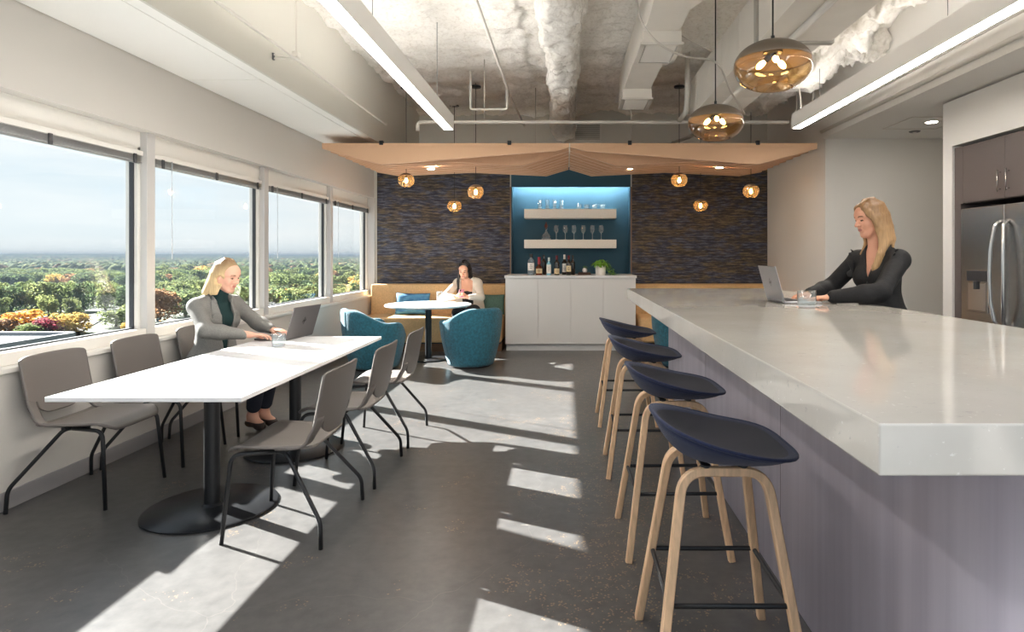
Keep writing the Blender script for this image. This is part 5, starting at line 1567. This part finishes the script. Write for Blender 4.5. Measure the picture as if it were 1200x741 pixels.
for s in (-1, 1):          # ruffles over the shoulders
    b = BM()
    def rf(u, v):
        q = u * 0.62
        x = 0.105 - 0.20 * q; z = 0.33 + 0.165 * math.sin(PI * min(1, q * 1.15)); y = s * (0.125 + 0.018 * math.sin(PI * q))
        wv = 0.008 * math.sin(u * 30) * v
        return Vector(T.p(x + wv * 0.6, y + s * (0.036 * v + wv), z + 0.018 * v * math.sin(PI * q) + wv))
    grid(b, rf, 60, 6)
    r_ = obj('ruffle', b, M['blouse'], bl_, True); r_.location = (-L0[0], -L0[1], 0); solidify(r_, 0.004)
b = BM()
for k in range(4):
    p = T.p(0.118 + 0.010 * (1 - abs(k - 1)), 0.0, 0.30 - k * 0.055)
    ball(b, p, 0.006, 2)
q_ = obj('button', b, M['cap_black'], bl_, True); q_.location = (-L0[0], -L0[1], 0)
F = Field(lo, hi, 0.006)
leg(F, hipL, (2.20, 4.24, 0.52), anL, 0.012, end=0.97); leg(F, hipR, (2.27, 4.42, 0.52), anR, 0.012, end=0.97); T.cap(F, (0.0, -0.085, -0.01), (0.0, 0.085, -0.01), 0.118, k=0.05)
zclip(F, lo, hi, 0.95, False)
field_obj('trousers', F, [M['navy_trouser']], o, None, L0)
F = Field(lo, hi, 0.005)
for an, d in ((anL, (-1, -0.2, 0)), (anR, (-1, -0.1, 0))): foot(F, an, d, 0.007)
zclip(F, lo, hi, 0.10, False); zclip(F, lo, hi, 0.0, True)
for an in (anL, anR): F.cap((an[0] + 0.035, an[1], 0.06), (an[0] + 0.035, an[1], 0.012), 0.02, 0.014, 0.01)
field_obj('shoes', F, [M['cap_black']], o, None, L0)
M['blonde2'] = hair_mat('ash_blonde_hair', (128, 96, 62), (190, 154, 110), (104, 76, 50))
F = Field((1.85, 4.00, 1.22), (2.42, 4.62, 1.86), 0.0035)
scalp(F, H, puff=0.004)
for i in range(30):
    a = R(64 + (296 - 64) * i / 29); ca, sa = math.cos(a), math.sin(a); rr = 1 + rn.uniform(-0.03, 0.06)
    pts = [(-0.010 + 0.035 * ca, 0.008 + 0.03 * sa, 0.110), (-0.02 + 0.080 * ca, 0.070 * sa, 0.068), (-0.022 + 0.098 * ca * rr, 0.085 * sa * rr, 0.0), (-0.03 + 0.096 * ca * rr, 0.088 * sa * rr, -0.085), (-0.032 + 0.092 * ca * rr, 0.090 * sa * rr, -0.17)]
    if ca > -0.45:      # front locks fall over the chest
        pts += [(0.030 + 0.03 * rn.random(), 0.086 * sa + 0.008 * (1 if sa > 0 else -1), -0.245), (0.070 + 0.02 * rn.random(), 0.076 * sa, -0.325), (0.088 + 0.02 * rn.random(), 0.066 * sa, -0.385 + rn.uniform(-0.03, 0.01))]
    else:
        pts += [(-0.045 + 0.03 * ca, 0.090 * sa, -0.24)]
    lock(F, H, pts, 0.022, 0.011 + rn.uniform(0, 0.005))
facecut(F, H, 0.070, 0.062)
H.cap(F, (0.075, 0.0, -0.10), (0.10, 0.0, -0.30), 0.048, 0.030, 0.01, mode='sub')
for s in (-1, 1):      # swept fringe
    for j in range(5):
        lock(F, H, [(0.005 + 0.012 * j, 0.014, 0.118 - 0.004 * j), (0.036 + 0.007 * j, s * 0.045, 0.094 - 0.004 * j), (0.044 + 0.003 * j, s * (0.074 - 0.001 * j), 0.046 - 0.004 * j), (0.022, s * 0.086, -0.015), (0.004, s * 0.092, -0.08)], 0.012, 0.010)
field_obj('hair', F, [M['blonde2']], o, None, L0)

# ---------------------------------------------------------------- woman in the cream cardigan on the bench
T = Fr((-1.44, 9.17, 0.60), R(-92), R(27))
H = Fr((-1.475, 8.865, 1.190), R(-98), R(24), R(-6), 0.98)
shR, shL = T.p(-0.015, -0.155, 0.425), T.p(-0.015, 0.155, 0.425)     # her right is on the left of the photo
elR, wrR = (-1.735, 8.66, 0.80), (-1.545, 8.575, 0.815)
elL, wrL = (-1.215, 8.72, 0.80), (-1.385, 8.580, 0.815)
lo, hi = (-1.95, 8.20, 0.0), (-1.05, 9.50, 1.36)
L0 = (-1.44, 8.95, 0)
o = empty('person', L0, 0, 'woman with long black hair and cream cardigan on the bench looking at a phone', 'person')
knR, knL = (-1.56, 8.74, 0.585), (-1.36, 8.70, 0.615); anR, anL = (-1.56, 8.72, 0.115), (-1.46, 8.62, 0.20)
F = Field(lo, hi, 0.0048)
torso(F, T); head(F, H)
F.cap(H.p(-0.018, 0, -0.07), T.p(-0.01, 0, 0.47), 0.048, 0.054, 0.03)
arm(F, shR, elR, wrR); arm(F, shL, elL, wrL)
hand(F, wrR, (0.72, -0.25, 0.45), (-0.7, -0.4, 0.5), -1, 0.9, 0.92); hand(F, wrL, (-0.72, -0.25, 0.45), (0.7, -0.4, 0.5), 1, 0.9, 0.92)
hipL, hipR = T.p(0.02, 0.085, -0.01), T.p(0.02, -0.085, -0.01)
leg(F, hipL, knL, anL); leg(F, hipR, knR, anR); foot(F, anL, (-0.3, -0.9, 0.1)); foot(F, anR, (0, -1, 0))
field_obj('body', F, skin_mats('cardigan_woman', (216, 162, 134), (176, 92, 88), (40, 30, 28)), o, head_mats(H), L0)
M['cardigan'] = mat('cream_knit', (222, 212, 198), 0.9, bump=(220, 0.4))
M['black_top'] = mat('black_top', (26, 24, 26), 0.8)
M['black_jeans'] = mat('black_jeans', (30, 30, 36), 0.75)
F = Field(lo, hi, 0.005)
torso(F, T, 0.013); arm(F, shR, elR, wrR, 0.013, k=0.03, end=0.86); arm(F, shL, elL, wrL, 0.013, k=0.03, end=0.86)
for s in (-1, 1): T.cap(F, (0.0, s * 0.13, 0.12), (0.05, s * 0.17, -0.07), 0.08, 0.055, 0.05)
F.cap(H.p(-0.018, 0, -0.07), T.p(0.02, 0, 0.42), 0.062, 0.075, 0.006, mode='sub')
vcut(F, T, -0.2, 0.50, 0.072, 0.085)
field_obj('cardigan', F, [M['cardigan']], o, None, L0)
F = Field(lo, hi, 0.005)
torso(F, T, 0.006); c3 = T.p(0, 0, 0.385); n3 = T.d(0.25, 0, 1.0); n3 /= np.linalg.norm(n3)
F.op(lo, hi, lambda X, Y, Z: (X - c3[0]) * n3[0] + (Y - c3[1]) * n3[1] + (Z - c3[2]) * n3[2], 0.002, 'and')
field_obj('top', F, [M['black_top']], o, None, L0)
F = Field(lo, hi, 0.006)
leg(F, hipL, knL, anL, 0.010, end=0.9); leg(F, hipR, knR, anR, 0.010, end=0.9); T.cap(F, (0.0, -0.085, -0.005), (0.0, 0.085, -0.005), 0.116, k=0.05)
field_obj('jeans', F, [M['black_jeans']], o, None, L0)
F = Field(lo, hi, 0.005)
foot(F, anL, (-0.3, -0.9, 0.1), 0.008); foot(F, anR, (0, -1, 0), 0.008)
F.op(lo, hi, lambda X, Y, Z: 0.005 - Z + 0 * X + 0 * Y, 0.002, 'and')
field_obj('shoes', F, [M['label_white']], o, None, L0)
M['black_hair'] = hair_mat('black_hair', (22, 18, 18), (30, 24, 24), (12, 10, 10), 0.3)
F = Field((-1.75, 8.65, 0.78), (-1.20, 9.15, 1.36), 0.004)
scalp(F, H)
for i in range(26):
    a = R(52 + (308 - 52) * i / 25); ca, sa = math.cos(a), math.sin(a); rr = 1 + rn.uniform(-0.03, 0.04)
    pts = [(-0.012 + 0.03 * ca, 0.03 * sa, 0.118), (-0.02 + 0.080 * ca, 0.074 * sa, 0.07), (-0.022 + 0.102 * ca * rr, 0.091 * sa * rr, 0.0), (-0.03 + 0.104 * ca * rr, 0.094 * sa * rr, -0.09)]
    if ca > -0.2 and sa < 0: pts += [(0.04, 0.098 * sa, -0.18), (0.10, 0.082 * sa, -0.27), (0.15, 0.070 * sa, -0.34)]
    else: pts += [(-0.05, 0.110 * sa, -0.17), (-0.085, 0.130 * sa, -0.23)]
    lock(F, H, pts, 0.021, 0.012)
facecut(F, H, 0.072, 0.056)
field_obj('hair', F, [M['black_hair']], o, None, L0)
# the phone she holds
M['pink_case'] = mat('pink_phone_case', (206, 130, 150), 0.4)
ph = empty('phone', (-1.465, 8.520, 0.815), R(2), 'pink phone held up by the woman in the cream cardigan', 'phone')
b = BM(); box(b, -0.036, 0.036, -0.006, 0.003, 0.0, 0.132, 0.004, 2); bmesh.ops.transform(b, matrix=Matrix.Rotation(R(-38), 4, 'X'), verts=b.verts[:]); obj('case', b, M['pink_case'], ph)
b = BM(); box(b, -0.034, 0.034, 0.0025, 0.0042, 0.003, 0.129); bmesh.ops.transform(b, matrix=Matrix.Rotation(R(-38), 4, 'X'), verts=b.verts[:]); obj('screen', b, M['screen'], ph)
b = BM(); box(b, -0.03, -0.008, -0.0085, -0.0055, 0.100, 0.125, 0.002); bmesh.ops.transform(b, matrix=Matrix.Rotation(R(-38), 4, 'X'), verts=b.verts[:]); obj('camera_bump', b, M['cap_black'], ph)
# =================================================================== OUTSIDE
GZ = -22.0
def tz(x, y):
    def ss(v, a, b):
        q = min(1, max(0, (v - a) / (b - a))); return q * q * (3 - 2 * q)
    d = math.hypot(x, y)
    return GZ + 8 * ss(d, 900, 2600) + 9 * ss(d, 2400, 4600) + 4 * math.sin(x * 0.0021 + 1) * ss(d, 900, 2000)
M['meadow'] = mat('dry_meadow', (58, 68, 44), 0.95, var=(0.01, 0.3))
b = BM()
def tf(u, v):
    y = 30 * (250 ** v); x = -y * (1.5 - 1.6 * u) - 6
    return Vector((x, y, tz(x, y)))
grid(b, tf, 40, 70); struct('ground_outside', b, M['meadow'], smooth=True)

def rawmesh(name, V, Q, cols=None):
    me = bpy.data.meshes.new(name)
    V = np.asarray(V, np.float32); Q = np.asarray(Q, np.int32); k = Q.shape[1]
    me.vertices.add(len(V)); me.vertices.foreach_set('co', V.ravel())
    me.loops.add(len(Q) * k); me.loops.foreach_set('vertex_index', Q.ravel())
    me.polygons.add(len(Q)); me.polygons.foreach_set('loop_start', np.arange(0, len(Q) * k, k, dtype=np.int32))
    me.update(calc_edges=True)
    if cols is not None:
        at = me.color_attributes.new('kind_colour', 'FLOAT_COLOR', 'POINT'); at.data.foreach_set('color', np.asarray(cols, np.float32).ravel())
    return me
def ico(sub):
    b = bmesh.new(); bmesh.ops.create_icosphere(b, subdivisions=sub, radius=1.0)
    V = np.array([v.co[:] for v in b.verts]); Q = np.array([[v.index for v in f.verts] for f in b.faces]); b.free(); return V, Q
def lump(V, seed, amp, fr):
    return np.array([v * (1 + amp * mnoise.fractal(Vector(v) * fr + Vector((seed * 7.3, seed * 3.1, seed)), 0.9, 2.0, 4)) for v in V])
def leafmat(name, rgb):
    m, t = newmat(name)
    p = t.n('ShaderNodeBsdfPrincipled'); p.inputs['Roughness'].default_value = 0.9; p.inputs['Specular IOR Level'].default_value = 0.1
    c = lin(rgb); v = t.coords()
    n = t.noise(v, 5.0, 3, 0.6)
    t.l(t.ramp(n, [(0.35, tuple(q * 0.75 for q in c[:3]) + (1,)), (0.65, tuple(min(1, q * 1.25) for q in c[:3]) + (1,))]), p.inputs['Base Color'])
    tl = t.n('ShaderNodeBsdfTranslucent'); tl.inputs[0].default_value = tuple(min(1, q * 1.5) for q in c[:3]) + (1,)
    mx = t.n('ShaderNodeMixShader'); mx.inputs[0].default_value = 0.5; t.l(p.outputs[0], mx.inputs[1]); t.l(tl.outputs[0], mx.inputs[2])
    t.out(mx.outputs[0]); return m
M['bark'] = mat('bark', (82, 68, 58), 0.9)
CV3 = ico(3); CV2 = ico(2)
def crown_mesh(seed, m):
    """unit tree, height 1: sprays of small leafy clumps gathered in rounded boughs"""
    rg = random.Random(seed); boughs = [(0, 0, 0.52, 0.34, 0.40), (0, 0, 0.22, 0.33, 0.22)]
    for k in range(15):
        a = rg.uniform(0, 2 * PI); rr = rg.uniform(0.12, 0.30); z = rg.uniform(0.14, 0.80)
        boughs.append((rr * math.cos(a), rr * math.sin(a), z, rg.uniform(0.12, 0.20), rg.uniform(0.11, 0.18)))
    V, Q = [], []
    for bi, (x, y, z, r, h) in enumerate(boughs):
        for q in range(300 if bi == 0 else 170 if bi == 1 else 95):
            n = Vector((rg.gauss(0, 1), rg.gauss(0, 1), rg.gauss(0.25, 1))).normalized()
            f = rg.uniform(0.72, 1.03)
            c = Vector((x + n.x * r * f, y + n.y * r * f, max(0.01, z + n.z * h * f)))
            d = (n + Vector((rg.gauss(0, 0.55), rg.gauss(0, 0.55), rg.gauss(0.2, 0.55)))).normalized()
            t1 = d.orthogonal().normalized(); t1.rotate(Matrix.Rotation(rg.uniform(0, 6.3), 3, d)); t2 = d.cross(t1); w = rg.uniform(0.020, 0.042)
            o = len(V); b = d * w * 0.35
            V += [c - t1 * w - b, c - t2 * w * 0.8 - b * 0.3, c + t1 * w - b, c + t2 * w * 0.8 - b * 0.3, c + b]
            Q += [(o, o + 1, o + 4), (o + 1, o + 2, o + 4), (o + 2, o + 3, o + 4), (o + 3, o, o + 4)]
    me = rawmesh('tree_crown', [v[:] for v in V], Q); me.materials.append(m); return me
def trunk_mesh():
    b = BM(); tube(b, [(0, 0, -0.05), (0.01, 0, 0.2), (-0.01, 0.01, 0.55)], 0.03, 8, radii=[0.04, 0.03, 0.015]); me = bpy.data.meshes.new('tree_trunk'); b.to_mesh(me); b.free(); me.materials.append(M['bark']); return me
KIND = {'green': (116, 128, 80), 'olive': (118, 126, 80), 'dark': (94, 110, 76), 'yellow': (192, 164, 92), 'orange': (214, 160, 72), 'rust': (158, 122, 88), 'red': (136, 58, 72), 'lime': (134, 142, 88)}
KIND = {k: tuple(int(q * 0.92) for q in v) for k, v in KIND.items()}
LM = {k: leafmat(k + '_leaves', v) for k, v in KIND.items()}
CM = {k: [crown_mesh(11 * i + 3 * j, LM[k]) for j in range(2)] for i, k in enumerate(KIND)}
TM = trunk_mesh()
TLAB = {'green': 'mid green broadleaf tree in the wooded plain outside the windows', 'olive': 'olive green tree in the wooded plain outside the windows', 'dark': 'dark green tree in the wooded plain outside the windows',
        'yellow': 'golden yellow autumn tree in the wooded plain outside the windows', 'rust': 'rusty brown autumn tree in the wooded plain outside the windows', 'lime': 'yellow-green tree in the wooded plain outside the windows'}
rt = random.Random(12)
TREES = []
def tree(pxx, ybase, wpx, hpx, kind, label=None, group=None, check=False):
    s = (ybase - 300) / (CAMZ - GZ); Y = 720 / s; X = (pxx - 664) / s; rad = wpx / s / 2
    if check and any(math.hypot(X - a, Y - b_) < (rad + r_) * 0.84 for a, b_, r_ in TREES): return None
    TREES.append((X, Y, rad))
    lab = label or TLAB[kind]
    o = empty('tree', (X, Y, tz(X, Y)), rt.uniform(0, 6.28), lab, 'tree', None if label else (group or kind + ' trees outside'))
    c = bpy.data.objects.new('crown', rt.choice(CM[kind])); COL.objects.link(c); c.parent = o
    k = bpy.data.objects.new('trunk', TM); COL.objects.link(k); k.parent = o
    o.scale = (wpx / s / 0.80, wpx / s / 0.80, hpx / s)
    return o
tree(56, 393, 40, 23, 'red', 'round dark red shrub-like tree low in the nearest window')
tree(30, 391, 52, 30, 'orange', 'bright orange tree left of the dark red one in the nearest window')
tree(6, 394, 36, 22, 'rust', 'brownish tree at the left edge of the nearest window')
tree(88, 391, 40, 27, 'yellow', 'golden tree right of the dark red one in the nearest window')
tree(74, 389, 26, 22, 'olive', 'olive tree between the dark red and the golden tree')
tree(36, 396, 34, 18, 'green', 'green bush in front of the orange tree in the nearest window')
tree(136, 383, 34, 22, 'green', 'round green tree beside the pale road')
tree(152, 372, 26, 18, 'lime', 'yellow-green tree just above the round one by the road')
tree(150, 388, 14, 12, 'yellow', 'small yellow bush at the right end of the nearest window')
for (x, yb, w, h, k) in ((-16, 369, 30, 40, 'green'), (14, 368, 28, 40, 'dark'), (43, 367, 28, 39, 'olive'), (71, 366, 27, 38, 'green'), (98, 365, 26, 38, 'dark'), (123, 363, 24, 35, 'green'), (146, 360, 22, 30, 'dark'),
        (0, 362, 24, 34, 'olive'), (27, 361, 24, 34, 'green'), (54, 360.5, 23, 34, 'dark'), (82, 360, 23, 34, 'olive'), (109, 359, 22, 32, 'green'), (134, 357, 20, 28, 'lime'), (57, 371, 22, 28, 'lime'), (-2, 373, 22, 26, 'green'), (86, 370.5, 20, 24, 'olive')):
    tree(x, yb, w, h, k)
for i in range(300):
    yb = 324.5 + 54 * rt.random() ** 1.5; x = rt.uniform(168, 470)
    if yb > 365 and x < 300: x += 0
    sc_ = (yb - 300) / 60
    k = rt.choices(['green', 'olive', 'dark', 'yellow', 'rust', 'lime'], [36, 24, 26, 6, 6, 7])[0]
    tree(x, yb, (26 + rt.uniform(-4, 12)) * sc_ + 4, (24 + rt.uniform(-4, 9)) * sc_ + 3, k, check=True)
for i in range(130):
    yb = rt.uniform(324, 337); x = rt.uniform(-40, 168)
    sc_ = (yb - 300) / 60
    tree(x, yb, 30 * sc_ + 5, 24 * sc_ + 2, rt.choices(['green', 'olive', 'dark', 'yellow', 'rust', 'lime'], [36, 22, 28, 5, 5, 5])[0], check=True)

# the uncountable wood beyond, out to the skyline
def wood():
    base = [lump(CV2[0], 50 + j, 0.45, 1.9) for j in range(6)]; Vs, Qs, Cs, off = [], [], [], 0
    cols = [KIND[k] for k in ('green', 'olive', 'dark', 'dark', 'green', 'lime', 'rust', 'olive', 'dark', 'green')]
    Y = 780.0
    while Y < 5200:
        size = 6.5 + Y * 0.0038
        x = -Y * 1.12
        while x < -Y * 0.26:
            xx = x + rt.uniform(-0.3, 0.3) * size; yy = Y + rt.uniform(-0.6, 0.6) * size
            sz = size * rt.uniform(0.75, 1.3)
            V = base[rt.randrange(6)] * np.array((sz * 0.75, sz * 0.75, 6.5 * rt.uniform(0.8, 1.25))) + np.array((xx, yy, tz(xx, yy) + 5.0))
            c = lin(cols[rt.randrange(10)]); j = rt.uniform(0.75, 1.2)
            Vs.append(V); Qs.append(CV2[1] + off); off += len(V); Cs.append(np.tile(np.array((c[0] * j, c[1] * j, c[2] * j, 1.0)), (len(V), 1)))
            x += size * 1.05
        Y += size * 1.5
    me = rawmesh('woodland', np.concatenate(Vs), np.concatenate(Qs), np.concatenate(Cs))
    m, t = newmat('woodland_leaves'); p = t.n('ShaderNodeBsdfPrincipled'); p.inputs['Roughness'].default_value = 0.95; p.inputs['Specular IOR Level'].default_value = 0.05
    a = t.n('ShaderNodeVertexColor', layer_name='kind_colour'); n = t.noise(t.coords(), 0.35, 5, 0.7)
    t.l(t.mix(t.ramp(n, [(0.35, (0.55, 0.55, 0.55, 1)), (0.65, (0, 0, 0, 1))]), a.outputs[0], lin((34, 44, 32))), p.inputs['Base Color']); t.l(t.bump(n, 1.0, 2.0), p.inputs['Normal']); t.out(p.outputs[0])
    o = link_mesh('woodland', me, m, None, False)
    tag(o, 'hazy mixed autumn woodland stretching to the skyline outside the windows', 'woodland', None, 'stuff')
wood()

# autumn haze lying over the plain
m_, t_ = newmat('valley_haze')
vs_ = t_.n('ShaderNodeVolumeScatter'); vs_.inputs['Color'].default_value = (0.095, 0.120, 0.150, 1); vs_.inputs['Density'].default_value = 0.00060; vs_.inputs['Anisotropy'].default_value = 0.0
va_ = t_.n('ShaderNodeVolumeAbsorption'); va_.inputs['Color'].default_value = (0.095, 0.120, 0.150, 1); va_.inputs['Density'].default_value = 0.00060
ad_ = t_.n('ShaderNodeAddShader'); t_.l(vs_.outputs[0], ad_.inputs[0]); t_.l(va_.outputs[0], ad_.inputs[1])
o_ = t_.n('ShaderNodeOutputMaterial'); t_.l(ad_.outputs[0], o_.inputs['Volume'])
b = BM(); box(b, -9000, -60, 130, 5600, -60, 8.5)
tag(obj('haze_outside', b, m_), 'pale blue haze lying over the distant woodland', 'haze', None, 'stuff')

# road and the pale flat roof below the nearest window
def gp(x, y): s = (y - 300) / (CAMZ - GZ - 0.3); return ((x - 664) / s, 720 / s, GZ + 0.3)
b = BM()
q = [gp(*p) for p in ((150, 358), (118, 366), (98, 371), (72, 388), (96, 388), (122, 373), (140, 368), (168, 361))]
vs = [b.verts.new(p) for p in q]; vs2 = [b.verts.new((p[0], p[1], p[2] - 0.6)) for p in q]; b.faces.new(vs); b.faces.new(list(reversed(vs2)))
for i in range(len(vs)): b.faces.new((vs[i], vs[(i + 1) % len(vs)], vs2[(i + 1) % len(vs)], vs2[i]))
tag(struct('road_outside', b, mat('pale_asphalt', (100, 98, 95), 0.9)), None, None)
o = empty('building', (-72, 62, GZ), 0, 'low building with a pale flat roof at the bottom left of the nearest window', 'building')
b = BM(); box(b, -22, 15.0, -14, 9.5, 0, 14.0); obj('walls', b, mat('pale_render', (150, 148, 144), 0.9), o)
b = BM(); box(b, -21.6, 14.6, -13.6, 9.1, 13.9, 14.15); obj('flat_roof', b, mat('white_roof_membrane', (146, 150, 154), 0.8), o)
b = BM()
for a in ((-22.2, 15.2, 9.1, 9.7), (-22.2, 15.2, -14.2, -13.6), (14.6, 15.2, -14, 9.7), (-22.2, -21.6, -14, 9.7)): box(b, a[0], a[1], a[2], a[3], 13.8, 14.55)
obj('parapet', b, mat('parapet_cap', (112, 116, 120), 0.7), o)
b = BM(); box(b, 2, 6, -4, 1, 14.1, 15.4, 0.05); obj('roof_unit', b, M['duct'], o)

# =================================================================== LIGHT, SKY, CAMERA
sun = bpy.data.lights.new('sun', 'SUN'); sun.energy = 32.0; sun.angle = R(0.6); sun.color = (1.0, 0.965, 0.925)
so = bpy.data.objects.new('sun', sun); COL.objects.link(so)
D = Vector((1.557, -0.857, -1.0)).normalized()
so.rotation_euler = D.to_track_quat('-Z', 'Y').to_euler(); so.location = (-30, 20, 40)

w = bpy.data.worlds.new('sky'); SC.world = w; w.use_nodes = True
t = w.node_tree; t.nodes.clear()
class WT(NT):
    def __init__(s): s.t = t
W = WT()
tc = W.n('ShaderNodeTexCoord'); sp = W.n('ShaderNodeSeparateXYZ'); W.l(tc.outputs['Generated'], sp.inputs[0])
grad = W.ramp(sp.outputs[2], [(0.0, lin((232, 238, 240))), (0.06, lin((228, 237, 242))), (0.16, lin((216, 231, 241))), (0.32, lin((202, 223, 238))), (0.8, lin((142, 186, 226)))])
mp = W.n('ShaderNodeMapping'); mp.inputs['Scale'].default_value = (1.3, 1.3, 9.0); W.l(tc.outputs['Generated'], mp.inputs[0])
cl = W.noise(mp.outputs[0], 1.7, 7, 0.55)
col = W.mix(W.ramp(cl, [(0.42, (0, 0, 0, 1)), (0.68, (0.9, 0.9, 0.9, 1))]), grad, lin((250, 250, 249)))
bg = W.n('ShaderNodeBackground'); W.l(col, bg.inputs[0]); bg.inputs[1].default_value = 0.75
wo = W.n('ShaderNodeOutputWorld'); W.l(bg.outputs[0], wo.inputs[0])

cam = bpy.data.cameras.new('camera'); cam.lens = 21.6; cam.sensor_width = 36.0; cam.sensor_fit = 'HORIZONTAL'
cam.shift_x = -64.0 / 1200; cam.shift_y = -70.5 / 1200; cam.clip_start = 0.05; cam.clip_end = 20000
co = bpy.data.objects.new('camera', cam); COL.objects.link(co); co.location = (0, 0, CAMZ); co.rotation_euler = (R(90), 0, 0)
SC.camera = co
SC.view_settings.view_transform = 'Standard'; SC.view_settings.look = 'None'; SC.view_settings.gamma = 1.0; SC.view_settings.use_curve_mapping = False
SC.view_settings.exposure = 0.67
cy = SC.cycles
cy.max_bounces = 10; cy.diffuse_bounces = 8; cy.glossy_bounces = 3; cy.transparent_max_bounces = 16; cy.transmission_bounces = 2
cy.caustics_reflective = False; cy.caustics_refractive = False; cy.sample_clamp_indirect = 8.0
cy.use_denoising = True
